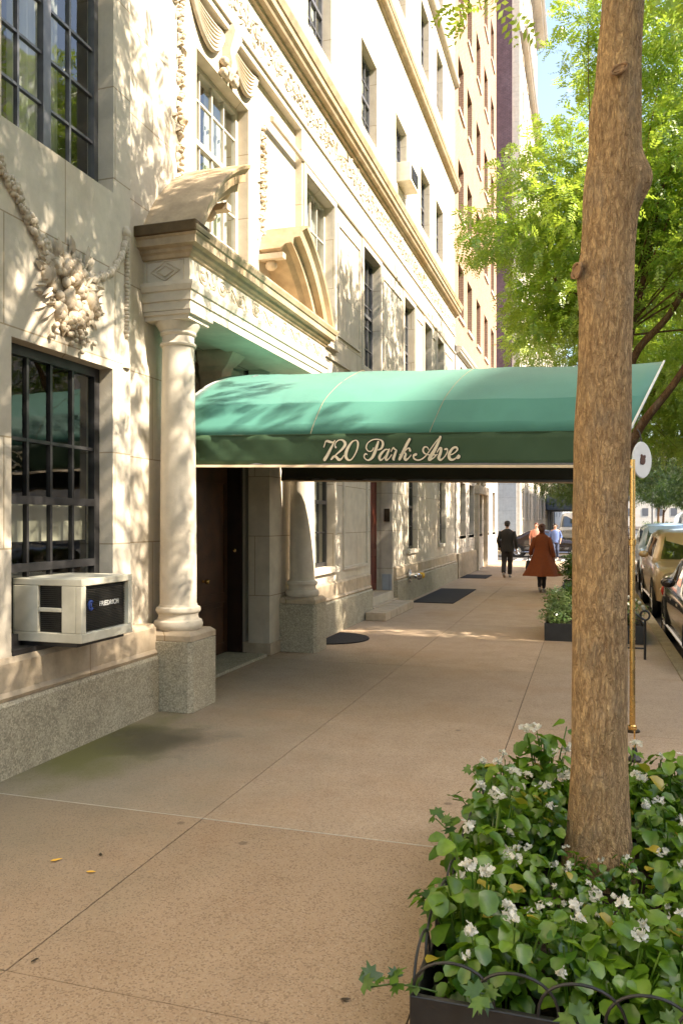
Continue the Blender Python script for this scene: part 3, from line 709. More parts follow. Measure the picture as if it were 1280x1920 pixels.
# --- side door with steps
dr = MB(); dr.box(-4.34, -4.26, 14.0, 16.1, .2, 3.1); dr.build('door_backing', 'wood_dark', A)
dd = panelled(MB(), 14.22, 15.91, .34, 2.94, -4.18, (.6, 1.5), 2).build('door', 'reddoor', A)
MB().ell((-4.15, 15.2, 1.25), (.03, .03, .03), 8, 6).build('door_knob', 'brass', dd, smooth=60)
MB().box(-4.2, -4.14, 14.201, 14.26, .33, 2.94).build('door_jamb', 'reddoor', A)
sp = MB(); sp.box(-4.5, -3.74, 14.052, 16.055, .0, .165); sp.box(-4.5, -3.86, 14.21, 15.92, .167, .325)
sp.build('doorstep', 'base_stone', A, bevel=.01)
MB().box(-3.735, -3.36, 13.45, 15.75, 0, .15).build('stone_step', 'base_stone', A, bevel=.012)
MB().box(-4.06, -3.86, 15.905, 15.928, .33, .66).build('reveal_base_block', 'greyblue', A)
MB().box(-4.02, -3.90, 15.90, 15.929, 1.75, 2.02).build('plaque', 'bronze', A, bevel=.004)
wall_soffit = MB(); wall_soffit.quad((-3.96, 6.11, 7.3), (-3.85, 6.11, 7.3), (-3.85, 10.5, 7.3), (-3.96, 10.5, 7.3)); wall_soffit.build('soffit', 'limestone_plain', A, recalc=False)
# ------------------------------------------------------------------ neighbouring buildings
def block(name, label, Y0, Y1, X, H, mat, floors, cols, base=None, base_h=0, deep=14, ww=1.15, wh=1.7, sash='greymetal', z_first=4.6, step=3.3, cornices=(), zmax=99, curtain=None, south=True):
    b = thing(name, label, 'building', (X, (Y0 + Y1) / 2, 0))
    def holes(za, zb): return [(c - ww / 2, c + ww / 2, z, z + wh) for z in floors for c in cols if za < z and z + wh < zb]
    segs = [(0, base_h, base), (base_h, H, mat)] if base else [(0, H, mat)]
    for za, zb, mm in segs:
        m = MB(); Xs = X + (.06 if mm is base and base else 0)
        wall_with_holes(m, Xs, Y0, Y1, za, zb, holes(za, zb), .3)
        for yy in (Y0, Y1): m.quad((Xs, yy, za), (X - deep, yy, za), (X - deep, yy, zb), (Xs, yy, zb))
        m.quad((Xs, Y0, zb), (Xs, Y1, zb), (X - deep, Y1, zb), (X - deep, Y0, zb))
        m.build('wall', mm, b, recalc=False)
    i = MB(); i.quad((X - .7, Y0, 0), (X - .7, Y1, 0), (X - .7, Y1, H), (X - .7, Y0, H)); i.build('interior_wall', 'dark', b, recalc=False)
    for z in floors:
        for c in cols:
            if z < zmax:
                window(b, c - ww / 2, c + ww / 2, z, z + wh, X, 2, (), sash, rails=(.5,), depth=.2, fw=.06, curtain=curtain if (int(z * 7 + c * 3) % 3) else None, cdepth=.12)
    for z, s, pj in cornices:
        cornice(z, s, pj, Y0, Y1, X).build('cornice', M[base or mat], b)
    for z in floors:
        for c in cols:
            if z < zmax: MB().box(X - .02, X + .06, c - ww / 2 - .06, c + ww / 2 + .06, z - .1, z - .004).build('window_sill', base or mat, b)
    return b
B = block('brick_building', 'tall pink brick apartment house on a pale stone base, next beyond the cream limestone house', 24.2, 36.0, -3.9, 48, 'pinkbrick',
          [1.3, 5.0, 8.3, 11.6, 14.9, 18.2, 21.5, 24.8, 28.1], [25.6, 27.6, 29.9, 32.2, 34.5], 'cream', 7.2, cornices=((3.9, .5, .15), (6.9, .6, .25)))
nb = MB()                                                      # niche surround and carved overdoor on the brick building's base
for yy in (28.45, 31.0): nb.box(-3.85, -3.70, yy, yy + .25, 0, 2.75)
nb.box(-3.85, -3.66, 28.4, 31.3, 2.76, 3.05)
for k in range(26): nb.ell((-3.8, 28.8 + random.random() * 2.1, 3.1 + random.random() * .8), (.09, .10, .12), 7, 5)
nb.build('door_surround', 'carved', B, smooth=50)
MB().box(-3.86, -3.76, 24.25, 28.4, 0, .75).build('plinth', 'base_stone', B)
C_ = block('purple_brick_building', 'shade-darkened purple brick tower across the side street with a white stone front', 49.0, 66, -3.9, 44, 'cream',
           [2.0, 6, 9.6, 13.2, 16.8, 20.4, 24, 27.6, 31.2, 34.8, 38.4], [51.5, 55, 58.5, 62], None, 0, deep=30, cornices=((8.6, 1.0, .5), (31.5, .8, .5), (40, 1.2, .9)))
sw_ = MB(); sw_.box(-30, -4.35, 48.9, 48.995, 5.5, 40); sw_.build('brick_wall', 'purplebrick', C_)  # side wall in shade; that shade is put into the dark brick colour
sb = MB(); sb.box(-30, -4.1, 48.91, 48.996, 0, 5.49); sb.build('base', 'greyblue', C_)  # blue-grey colour stands for shade on this side of the pale base
pil = MB()
for k in range(9): pil.box(-22 + k * 2, -21.3 + k * 2, 48.7, 48.9, 5.6, 40)
pil.build('brick_pilaster', 'purplebrick', C_)
block('stone_building', 'low beige stone building farthest along the left pavement', 66.5, 100, -3.9, 30, 'cream', [2.0, 5.6, 9.2, 12.8], [70, 75, 80, 85, 90, 95], None, 0, deep=20, ww=1.6, cornices=((4.9, .8, .3),))
block('apartment_block', 'grey blue building beyond the beige one at the end of the pavement', 104, 190, -3.9, 34, 'greyblue', [2.5, 7, 11.5], [110, 122, 134, 146, 158, 170], None, 0, deep=20, ww=3, wh=2.4)
# buildings across the avenue: they cast the morning shade on the pavement and stand in the window reflections
O = thing('apartment_house', 'unseen wide pale stone apartment house across the avenue', 'building', (40, -20, 0))
m = MB(); m.box(40, 58, -90, 5.75, -.2, 40.6); m.build('wall', 'cream', O)
O3 = thing('apartment_house', 'unseen narrow pale house across the avenue, just north of the widest one', 'building', (40, 14, 0))
m = MB(); m.box(40, 58, 6.65, 22.5, -.2, 40.6); m.build('wall', 'limestone', O3)  # unseen; the gap beside it is added to let a sun strip through
om = MB()
for z in (6, 12, 24, 36): om.box(39.7, 40.0, -90, 5.75, z, z + .4)
om.build('string_course', 'limestone_plain', O)
for k in range(11):
    for j in range(9):
        y = -45 + k * 4.5; z = 7.2 + j * 3.4
        f = MB(); f.box(39.93, 40.01, y, y + 1.6, z, z + 2.0); f.build('window', 'greymetal', O)
O2 = thing('apartment_house', 'second pale house across the avenue, north of the side street', 'building', (40, 80, 0))
m = MB(); m.box(40, 58, 45, 130, -.2, 44); m.build('wall', 'cream', O2)
F = thing('office_building', 'pale far building with a red awning closing the view behind the trees on the right', 'building', (20, 330, 0))
MB().box(2, 60, 330, 350, -.2, 34).build('wall', 'cream', F)
MB().box(22, 30, 329.2, 330, 18, 23).build('red_banner', 'redlamp', F)
for j in range(5):
    for k in range(9): MB().box(5 + k * 5.2, 7.2 + k * 5.2, 329.9, 330.05, 4 + j * 6, 7 + j * 6).build('window', 'greymetal', F)

# ------------------------------------------------------------------ awning
AW = thing('entrance_awning', 'green canvas entrance awning lettered 720 Park Ave, carried on brass poles', 'awning', (-1.7, 8.45, 0))
PY0, PY1 = 7.0, 9.9
def zb(X): return 2.285 - .0215 * (X + 3.7)                    # bottom of the valance, falling to the street
def zt(X): return zb(X) + .315
PROF = [(7.0, 0.0), (7.05, .10), (7.22, .33), (7.46, .49), (7.72, .62), (8.08, .76), (8.45, .86)]
PROF = PROF + [(16.9 - y, z) for y, z in reversed(PROF[:-1])]
aw = MB(); nx = 34; rings = []
def xend(zrel): return .34 + zrel * .45
rng2 = random.Random(5)
for i in range(nx + 1):
    t = i / nx; ring = []
    for k, (y, z) in enumerate(PROF):
        X = -3.93 + (xend(z) + 3.93) * t
        sag = -.014 * abs(math.sin(t * PI * 3)) * (1 - abs(k - 6) / 6) + (.003 * math.sin(t * 41 + k * 1.7) + .006 * math.exp(-t * 9) * math.sin(t * 120 + k)) * (0 if k in (0, 12) else 1)
        ring.append((X, y, zt(min(X, .4)) + z + sag + (-.035 * (z / .86) * t)))
    rings.append(ring)
aw.loft(rings, closed=False, caps=False)
awo = aw.build('canopy_cover', 'awning', AW, smooth=9, recalc=False)
awo.modifiers.new('thickness', 'SOLIDIFY').thickness = .004
def valance(y, sgn):
    m = MB(); n = 110; rr_ = random.Random(2); rows = []
    for r_ in range(6):
        f = r_ / 5; row = []
        for i in range(n + 1):
            X = -3.92 + (.34 + 3.92) * i / n
            edge = math.exp(-(X + 3.9) * 2.2)                     # tightening creases near the wall end
            wob = .004 * math.sin(X * 9 + f * 3) + .002 * math.sin(X * 23 - f * 5) + edge * .02 * math.sin((X + f * .35) * 26) * math.sin(PI * f)
            row.append((X, y + sgn * (wob - .030 * (1 - f) * 0 - .02 * (1 - f)), zb(X) + .018 + (.297) * f))
        rows.append(row)
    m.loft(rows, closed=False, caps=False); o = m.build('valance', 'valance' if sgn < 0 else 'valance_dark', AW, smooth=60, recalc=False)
    o.modifiers.new('thickness', 'SOLIDIFY').thickness = .003
    t = MB(); t.loft([[(X, y - sgn * -.012 - .012, zb(X)), (X, y - .012 + .022, zb(X)), (X, y - .012 + .022, zb(X) + .024), (X, y - .012 - .002, zb(X) + .024)] for X in (-3.92, -2, 0, .36)])
    t.build('piping', 'trim_tan', AW)
    s_ = MB(); s_.tube([(-3.9, y + .002 - sgn * 0, zt(-3.9) - .006), (.33, y + .002, zt(.33) - .006)], .006, 6); s_.build('seam', 'valance', AW)
valance(7.0, -1); valance(9.9, 1)
# street end: binding along the arch, and frame hoops
en = [(xend(z), y, zt(.34) + z - .035 * (z / .86)) for y, z in PROF]
MB().tube([(en[0][0] - .1, 7.0, zb(.34))] + smooth_path(en, 4) + [(en[-1][0] - .1, 9.9, zb(.34))], .011, 6).build('end_binding', 'white', AW, smooth=50)
for t in (.07, .36, .70, .985):
    m = MB(); pts = []
    for y, z in PROF:
        X = -3.93 + (xend(z) + 3.93) * t; pts.append((X, 8.45 + (y - 8.45) * .985, zt(min(X, .4)) + z - .035 * (z / .86) * t - .025))
    m.tube(smooth_path(pts, 4), .013, 6); m.build('frame_hoop', 'greymetal', AW, smooth=50)
sm_ = MB()
for t in (.34, .605):                                          # stitched seams across the cover
    pts = []
    for k, (y, z) in enumerate(PROF[:8]):
        X = -3.93 + (xend(z) + 3.93) * t; pts.append((X, y - .004, zt(min(X, .4)) + z - .035 * (z / .86) * t + .001))
    sm_.tube(smooth_path(pts, 5), .002, 5)
sm_.build('cover_seam', 'seam', AW, smooth=50)
rl = MB()
for y in (7.02, 9.88): rl.tube([(-3.9, y + .02, zb(-3.9) + .03), (.34, y + .02 * 0, zb(.34) + .03)], .016, 8)
rl.tube([(.33, 7.02, zb(.34) + .03), (.33, 9.88, zb(.34) + .03)], .016, 8)
rl.build('frame_rail', 'greymetal', AW, smooth=50)
for y in (7.0, 9.88):
    p_ = MB(); p_.lathe(.36, y, [(0, .02), (.035, .02), (.035, .05), (.024, .06), (.0225, .3), (.0225, 1.55), (.03, 1.555), (.03, 1.60), (.0225, 1.605), (.0215, zb(.36) + .07), (0, zb(.36) + .07)], 18)
    po = p_.build('pole', 'brass', AW, smooth=40)
    MB().lathe(.36, y, [(0, 0), (.06, 0), (.06, .012), (.04, .019), (0, .019)], 18).build('pole_foot', 'bronze', po, smooth=40)
# --- script lettering: pen strokes in pixel-like units of the sign's own drawing (x right, y down), thick on the down strokes
def S(pts, wd): return (pts, wd)
ST = []
a = lambda ox, l: ST.extend([([(ox + x, y) for x, y in p], w_) for p, w_ in l])
a(0, [([(80, 255), (98, 215), (118, 165), (150, 158), (200, 172), (255, 178), (285, 150)], [16, 18, 20, 40, 40, 26, 10]),
      ([(270, 170), (235, 235), (190, 310), (140, 390), (90, 455)], [16, 34, 46, 52, 56])])
a(0, [([(300, 260), (285, 235), (300, 185), (355, 145), (420, 145), (465, 185), (460, 235), (400, 300), (310, 370), (215, 455)], [34, 22, 14, 14, 30, 48, 48, 36, 22, 16]),
      ([(205, 455), (250, 405), (300, 410), (350, 455), (400, 440), (440, 390)], [14, 26, 42, 46, 26, 10])])
a(0, [([(660, 150), (600, 170), (530, 250), (485, 340), (480, 410), (520, 460), (580, 450), (650, 360), (690, 270), (700, 190), (675, 152), (640, 152)], [12, 26, 44, 56, 54, 34, 20, 22, 28, 30, 20, 12])])
a(0, [([(1060, 175), (1035, 240), (1000, 330), (950, 420), (880, 465), (820, 440), (805, 400), (830, 365), (860, 375)], [34, 46, 54, 46, 26, 18, 22, 26, 16]),
      ([(975, 270), (940, 320), (880, 320), (845, 270), (870, 200), (950, 148), (1050, 138), (1120, 160), (1140, 215), (1110, 280), (1050, 305)], [12, 14, 18, 22, 20, 16, 16, 30, 42, 34, 14])])
a(0, [([(1230, 300), (1180, 300), (1110, 360), (1075, 420), (1095, 462), (1140, 440), (1195, 380)], [14, 26, 42, 46, 34, 18, 12]),
      ([(1250, 295), (1215, 365), (1185, 430), (1200, 462), (1240, 440), (1290, 380)], [30, 42, 46, 34, 16, 10])])
K = 1234.3
a(K, [([(45, 330), (85, 270), (105, 290), (140, 315), (130, 350)], [12, 24, 24, 24, 30]), ([(130, 330), (110, 380), (85, 440), (95, 460)], [36, 44, 48, 30])])
a(K, [([(370, 140), (330, 200), (280, 290), (230, 380), (190, 450)], [44, 48, 50, 50, 48]),
      ([(195, 380), (270, 340), (330, 285), (365, 285), (375, 320)], [10, 14, 18, 30, 36]),
      ([(270, 345), (300, 370), (280, 430), (300, 460), (350, 430), (390, 385)], [16, 34, 46, 40, 18, 10])])
a(K, [([(880, 115), (800, 200), (720, 300), (650, 390), (570, 450), (500, 465), (440, 440), (435, 395), (475, 375)], [18, 18, 18, 20, 22, 24, 28, 36, 44]),
      ([(890, 110), (845, 210), (790, 310), (730, 400), (700, 455), (760, 440), (830, 375)], [40, 46, 54, 60, 50, 18, 10]),
      ([(800, 385), (700, 385), (620, 360), (595, 310), (620, 265), (665, 265), (690, 300)], [10, 16, 24, 30, 26, 18, 12])])
a(K, [([(830, 345), (870, 290), (900, 285), (890, 350), (860, 430), (890, 462), (950, 420), (1000, 345), (1000, 295), (965, 300)], [12, 26, 40, 46, 48, 34, 16, 16, 26, 30])])
a(K, [([(1030, 390), (1100, 370), (1170, 310), (1150, 270), (1090, 290), (1035, 370), (1040, 440), (1090, 460), (1150, 430), (1190, 385)], [10, 16, 26, 32, 38, 50, 48, 32, 18, 10])])
ST.append(([(K + 1175, 425), (K + 1195, 410)], [58, 58]))
u = 1.31 / (2440.)                                             # metres per unit
def lettering(grow, yoff, name, mt):
    m = MB()
    for pts, wd in ST:
        if len(pts) > 2: pp = smooth_path([(x, y, w_) for (x, y), w_ in zip(pts, wd)], 6)
        else: pp = [(x, y, w_) for (x, y), w_ in zip(pts, wd)]
        rings = []
        for i, (x, y, w_) in enumerate(pp):
            q0 = pp[max(i - 1, 0)]; q1 = pp[min(i + 1, len(pp) - 1)]; tx, ty = q1[0] - q0[0], q1[1] - q0[1]; L = math.hypot(tx, ty) or 1
            nx_, ny_ = -ty / L, tx / L; h = max(w_, 18) / 2 * 1.0 + grow
            def W(px, py, d): 
                X = -2.39 + px * u; dz = .068 + (465 - py) * u * 1.08; return (X, 7.0 + .02 * (1 - (dz - .018) / .297) - yoff - d, zb(X) + dz)
            rings.append([W(x + nx_ * h, y + ny_ * h, 0), W(x - nx_ * h, y - ny_ * h, 0), W(x - nx_ * h, y - ny_ * h, .0015), W(x + nx_ * h, y + ny_ * h, .0015)])
        m.loft(rings)
        for e in (pp[0], pp[-1]):                              # round pen ends
            h = max(e[2], 16) / 2 * .92 + grow; poly = [(e[0] + h * math.cos(t * PI / 5), e[1] + h * math.sin(t * PI / 5)) for t in range(10)]
            m.loft([[W(x, y, -.0002) for x, y in poly], [W(x, y, .0013) for x, y in poly]])
    return m.build(name, mt, AW)
lettering(9, .0085, 'lettering_outline', 'rubber'); lettering(0, .0115, 'lettering', 'cream_paint')
# white round sign hung beside the pole
DS = thing('round_sign', 'small white disc sign with a brown emblem at the awning corner by the brass pole', 'sign', (.44, 7.12, 2.27))
rot = Matrix.Translation((.44, 7.12, 2.27)) @ Matrix.Rotation(R(58), 4, 'Z') @ Matrix.Rotation(R(90), 4, 'X')
MB().lathe(0, 0, [(0, -.008), (.15, -.008), (.156, 0), (.15, .008), (0, .008)], 36).xf(rot).build('disc', 'white', DS, smooth=30)
e_ = MB(); e_.lathe(0, 0, [(0, .009), (.042, .009), (.040, .013), (0, .014)], 16); e_.ell((.03, .03, .011), (.02, .016, .004), 8, 5); e_.ell((-.02, .035, .011), (.02, .014, .004), 8, 5); e_.ell((-.03, -.02, .011), (.016, .02, .004), 8, 5)
e_.xf(Matrix.Translation((-.0, 0, 0)) @ rot).build('emblem', 'hair_red', DS, smooth=40)
MB().tube([(.44, 7.12, 2.42), (.42, 7.06, 2.50), (.40, 7.02, 2.52)], .005, 6).build('hanger', 'greymetal', DS)

# ------------------------------------------------------------------ air conditioner
AC = thing('air_conditioner', 'cream window air conditioner jutting from the sill of the dark sash window', 'air conditioner', (-3.45, 5.17, .845))
ax0, ax1, ay0, ay1, az0, az1 = -4.03, -3.44, 4.83, 5.49, .875, 1.335
cs = MB()
cs.box(ax0, ax1, ay0, ay1, az1 - .05, az1); cs.box(ax0, ax1, ay0, ay1, az0, az0 + .07)
cs.box(ax1 - .05, ax1, ay0, ay0 + .055, az0 + .07, az1 - .05); cs.box(ax1 - .05, ax1, ay1 - .055, ay1, az0 + .07, az1 - .05)
cs.box(ax1 - .17, ax1 - .05, ay0, ay0 + .03, az0 + .07, az1 - .05); cs.box(ax0, ax0 + .22, ay0, ay0 + .03, az0 + .07, az1 - .05); cs.box(ax0, ax1 - .05, ay1 - .03, ay1, az0 + .07, az1 - .05)
cs.box(ax0 + .22, ax1 - .17, ay0, ay0 + .03, az0 + .22, az0 + .25)
cs.build('casing', 'acwhite', AC, bevel=.006)
gr = MB(); gr.box(ax1 - .06, ax1 - .052, ay0 + .05, ay1 - .05, az0 + .065, az1 - .045)
for k in range(26):
    z = az0 + .075 + k * .0129; gr.box(ax1 - .052, ax1 - .035, ay0 + .056, ay1 - .056, z, z + .005)
gr.build('condenser_grille', 'acdark', AC)
vn = MB(); vn.box(ax0 + .2, ax1 - .15, ay0 + .034, ay0 + .04, az0 + .06, az1 - .045)
for k in range(22):
    z = az0 + .085 + k * .0145; vn.box(ax0 + .222, ax1 - .172, ay0 + .022, ay0 + .034, z, z + .004)
vn.build('side_louvre', 'acdark', AC)
def text_mesh(s, size, mat4, mt, parent, name='lettering', depth=.002):
    cu = bpy.data.curves.new(name, 'FONT'); cu.body = s; cu.size = size; cu.extrude = depth; cu.align_x = 'CENTER'; cu.align_y = 'CENTER'
    to = bpy.data.objects.new(name, cu); COL.objects.link(to); dg = bpy.context.evaluated_depsgraph_get()
    me = bpy.data.meshes.new_from_object(to.evaluated_get(dg)); vs = [mat4 @ v.co for v in me.vertices]; fs = [tuple(p.vertices) for p in me.polygons]
    COL.objects.unlink(to); bpy.data.objects.remove(to); bpy.data.meshes.remove(me)
    return MB().add(vs, fs).build(name, mt, parent, recalc=False)
facing = Matrix(((0, 0, 1, 0), (1, 0, 0, 0), (0, 1, 0, 0), (0, 0, 0, 1)))    # text x->Y, y->Z, normal->X
text_mesh('FRIEDRICH', .052, Matrix.Translation((ax1 - .030, 5.215, 1.135)) @ facing, 'white', AC)
em = MB(); em.tube([(ax1 - .032, 4.985 + .026 * math.cos(t), 1.135 + .032 * math.sin(t)) for t in [i * .35 + .7 for i in range(15)]], .009, 6); em.ell((ax1 - .032, 4.99, 1.135), (.004, .009, .018), 8, 5)
em.build('emblem', 'blue', AC, smooth=50)
MB().box(-4.02, -3.5, 4.86, 5.46, .843, .874).build('support_bracket', 'windowmetal', AC)

AC2 = thing('air_conditioner', 'small pale air conditioner high up in a third storey window above the cornice', 'air conditioner', (-3.7, 16.78, 8.98))
MB().box(-4.06, -3.56, 16.4, 17.16, 8.99, 9.40).build('casing', 'acwhite', AC2, bevel=.01)
g2 = MB(); g2.box(-3.559, -3.55, 16.47, 17.09, 9.05, 9.34)
for k in range(9): g2.box(-3.55, -3.54, 16.48, 17.08, 9.065 + k * .03, 9.08 + k * .03)
g2.build('condenser_grille', 'acdark', AC2)
# ------------------------------------------------------------------ things on the pavement
def slab(name, poly, z0, z1, mt, label, cat, group=None):
    o = MB().prism_z(poly, z0, z1).build(name, mt); return tag(o, label, cat, group)
half = [(-3.70 + .0, 10.62)] + [(-3.70 + .62 * math.sin(PI * k / 14), 11.22 - .60 * math.cos(PI * k / 14)) for k in range(15)] + [(-3.70, 11.82)]
slab('doormat', half, .003, .018, 'mat', 'black half round mat against the wall beside the nearer steps', 'doormat', 'black mats along the wall')
slab('doormat', [(-3.62, 16.75), (-2.72, 16.75), (-2.72, 20.4), (-3.62, 20.4)], .003, .016, 'mat', 'long black rectangular mat past the steps below the standpipe', 'doormat', 'black mats along the wall')
slab('doormat', [(-3.75, 24.4), (-2.95, 24.4), (-2.95, 26.0), (-3.75, 26.0)], .003, .018, 'mat', 'farthest small black mat left of the walking man', 'doormat', 'black mats along the wall')
SPp = thing('standpipe', 'chrome twin fire standpipe with a yellow cap low on the wall', 'standpipe', (-3.6, 17.3, .55))
s_ = MB(); s_.lathe(0, 0, [(0, 0), (.15, 0), (.15, .02), (.075, .03), (.075, .16), (.09, .17), (.09, .2), (0, .2)], 20); s_.xf(Matrix.Translation((-3.758, 17.2, .55)) @ Matrix.Rotation(R(90), 4, 'Y')); s_.build('pipe', 'chrome', SPp, smooth=40)
for k, (dy, mt) in enumerate(((-.13, 'chrome'), (.13, 'yellow'))):
    s_ = MB(); s_.lathe(0, 0, [(0, 0), (.055, 0), (.055, .1), (.07, .105), (.07, .17), (.05, .19), (0, .19)], 16); s_.xf(Matrix.Translation((-3.60, 17.2 + dy * .4, .55)) @ Matrix.Rotation(R(55) * (1 if dy > 0 else -1), 4, 'Z') @ Matrix.Rotation(R(90), 4, 'Y')); s_.build('hose_cap', mt, SPp, smooth=40)
HK = thing('floor_stand', 'little black foot with a thin brass rod standing just in front of the near pole', 'stand', (.33, 6.14, 0))
MB().lathe(.33, 6.14, [(0, .002), (.045, .002), (.048, .02), (.03, .04), (.018, .06), (.022, .075), (.014, .10), (0, .10)], 16).build('foot', 'blackmetal', HK, smooth=40)
MB().lathe(.33, 6.14, [(0, .10), (.006, .10), (.006, .24), (0, .24)], 8).build('rod', 'brass', HK, smooth=40)
def fallen(x, y, a, L, lab, mt='leaf_yellow'):
    m = MB(); blade(m, 0, 0, 0, 0, L, L * .22, .006); m.v = [(x + p[1] * math.cos(a) - p[2] * math.sin(a), y + p[1] * math.sin(a) + p[2] * math.cos(a), .003 + p[0]) for p in m.v]
    tag(m.build('fallen_leaf', mt, smooth=40), lab, 'leaf', 'leaves fallen on the pavement')
fallen(-2.63, 3.43, .8, .06, 'bright yellow fallen leaf on the pavement near the wall')
fallen(-2.38, 3.38, .2, .05, 'small tan fallen leaf right of the bright yellow one', 'leaf_yellow')
fallen(-2.42, 3.56, 2.2, .04, 'dark curled leaf scrap beyond the two yellow leaves', 'bronze')
fallen(-2.1, 2.62, 1.2, .035, 'dark leaf scrap in the lower left of the pavement', 'bronze')
fallen(-.86, 2.75, .3, .04, 'thin dark twig scrap on the pavement left of the planter', 'bronze')
# ------------------------------------------------------------------ people
def skin_body(name, joints, edges, parent, mt='skin', sub=1):
    me = bpy.data.meshes.new(name); keys = list(joints); base = Vector(parent['_o'])
    me.from_pydata([Vector(joints[k][0]) for k in keys], [(keys.index(a_), keys.index(b_)) for a_, b_ in edges], [])
    o = bpy.data.objects.new(name, me); COL.objects.link(o); o.parent = parent; o['_o'] = tuple(base); me.materials.append(M[mt])
    sk = o.modifiers.new('skin', 'SKIN'); sk.use_smooth_shade = True
    for i, k in enumerate(keys):
        r = joints[k][1]; d = me.skin_vertices[0].data[i]; d.radius = r if hasattr(r, '__len__') else (r, r); d.use_root = (k == 'pelvis')
    ss = o.modifiers.new('sub', 'SUBSURF'); ss.levels = sub; ss.render_levels = sub
    return o
def ellring(c, rx, ry, n=20, rot=0, wob=None):
    out = []
    for k in range(n):
        t = 2 * PI * k / n; f = 1 + (wob(t) if wob else 0); x, y = rx * f * math.cos(t), ry * f * math.sin(t)
        out.append((c[0] + x * math.cos(rot) - y * math.sin(rot), c[1] + x * math.sin(rot) + y * math.cos(rot), c[2]))
    return out
def person(label, loc, H, pose, hair, clothes, rotz=0, group=None, hairlong=False):
    """local frame: walking towards +Y, metres for a 1.75 m body, scaled to H"""
    P = thing('person', label, 'person', (0, 0, 0), group); k = H / 1.75
    J = dict(pelvis=((0, 0, .95), (.13, .09)), belly=((0, .01, 1.08), (.12, .085)), chest=((0, .01, 1.28), (.14, .10)), necklow=((0, .005, 1.43), (.075, .06)), neck=((0, .02, 1.50), .05),
             jaw=((0, .035, 1.57), (.06, .068)), head=((0, .03, 1.64), (.075, .092)), crown=((0, .02, 1.715), (.055, .065)), nose=((0, .128, 1.625), .012))
    E = [('pelvis', 'belly'), ('belly', 'chest'), ('chest', 'necklow'), ('necklow', 'neck'), ('neck', 'jaw'), ('jaw', 'head'), ('head', 'crown'), ('head', 'nose')]
    for s, nm in ((-1, 'l'), (1, 'r')):
        hip, kn, an, toe = pose['leg' + nm]; sh, el, wr = pose['arm' + nm]
        J[nm + 'hip'] = (hip, .088); J[nm + 'kn'] = (kn, .057); J[nm + 'cf'] = (tuple(.65 * a_ + .35 * b_ for a_, b_ in zip(kn, an)), .053); J[nm + 'an'] = (an, .037); J[nm + 'toe'] = (toe, (.036, .026))
        J[nm + 'sh'] = (sh, .06); J[nm + 'el'] = (el, .042); J[nm + 'wr'] = (wr, .026)
        d = (Vector(wr) - Vector(el)).normalized(); pm = Vector(wr) + d * .06; J[nm + 'palm'] = (tuple(pm), (.030, .016))
        E += [('pelvis', nm + 'hip'), (nm + 'hip', nm + 'kn'), (nm + 'kn', nm + 'cf'), (nm + 'cf', nm + 'an'), (nm + 'an', nm + 'toe'), ('necklow', nm + 'sh'), (nm + 'sh', nm + 'el'), (nm + 'el', nm + 'wr'), (nm + 'wr', nm + 'palm')]
        for q, (off, ln) in enumerate(((-.024, .072), (-.008, .082), (.008, .076), (.024, .06))):
            f1 = pm + d * (.03 + ln * .35) + Vector((0, off, 0)); f2 = f1 + d * ln * .5 + Vector((-s * .02, .012, 0))
            J[f'{nm}f{q}a'] = (tuple(f1), .0085); J[f'{nm}f{q}b'] = (tuple(f2), .0075); E += [(nm + 'palm', f'{nm}f{q}a'), (f'{nm}f{q}a', f'{nm}f{q}b')]
        t1 = pm + Vector((-s * .012, .04, -.005)); t2 = t1 + d * .04 + Vector((0, .008, 0))
        J[nm + 'ta'] = (tuple(t1), .010); J[nm + 'tb'] = (tuple(t2), .008); E += [(nm + 'palm', nm + 'ta'), (nm + 'ta', nm + 'tb')]
    skin_body('body', J, E, P)
    for s in (-1, 1):
        MB().ell((s * .079, .02, 1.625), (.012, .02, .032), 8, 6).build('ear', 'skin', P, smooth=60)
        MB().ell((s * .03, .108, 1.645), (.012, .008, .009), 8, 5).build('eye', 'white', P, smooth=60)
    MB().ell((0, .112, 1.575), (.024, .008, .007), 8, 5).build('mouth', 'redlamp', P, smooth=60)
    h = MB(); h.ell((0, .008, 1.675), (.092, .108, .082), 16, 10)
    if hairlong: h.ell((0, -.06, 1.61), (.082, .06, .10), 12, 8); h.ell((.0, -.10, 1.70), (.045, .045, .045), 12, 8)
    else: h.ell((0, -.045, 1.625), (.078, .06, .06), 12, 8)
    h.v = [(x, min(y, .09) if z < 1.69 else y, z) for x, y, z in h.v]
    h.build('hair', hair, P, smooth=60)
    def sleeve(nm, r0, r1, mt, part='sleeve', upto=.93):
        sh, el, wr = [Vector(q) for q in pose['arm' + nm]]; e2 = el + (wr - el) * upto
        MB().tube(smooth_path([sh + (sh - el) * .02, sh * .5 + el * .5, el, el * .5 + e2 * .5, e2], 4), [r0 - (r0 - r1) * i / 16 for i in range(17)], 12).build(part, mt, P, smooth=60)
    def trouser(nm, r0, r1, mt, part, low=.9):
        hip, kn, an, toe = [Vector(q) for q in pose['leg' + nm]]; an2 = kn + (an - kn) * low
        MB().tube(smooth_path([hip + Vector((0, 0, .08)), hip * .5 + kn * .5, kn, kn * .5 + an2 * .5, an2], 4), [r0 - (r0 - r1) * i / 16 + (.004 * math.sin(i * 1.9)) for i in range(17)], 14).build(part, mt, P, smooth=60)
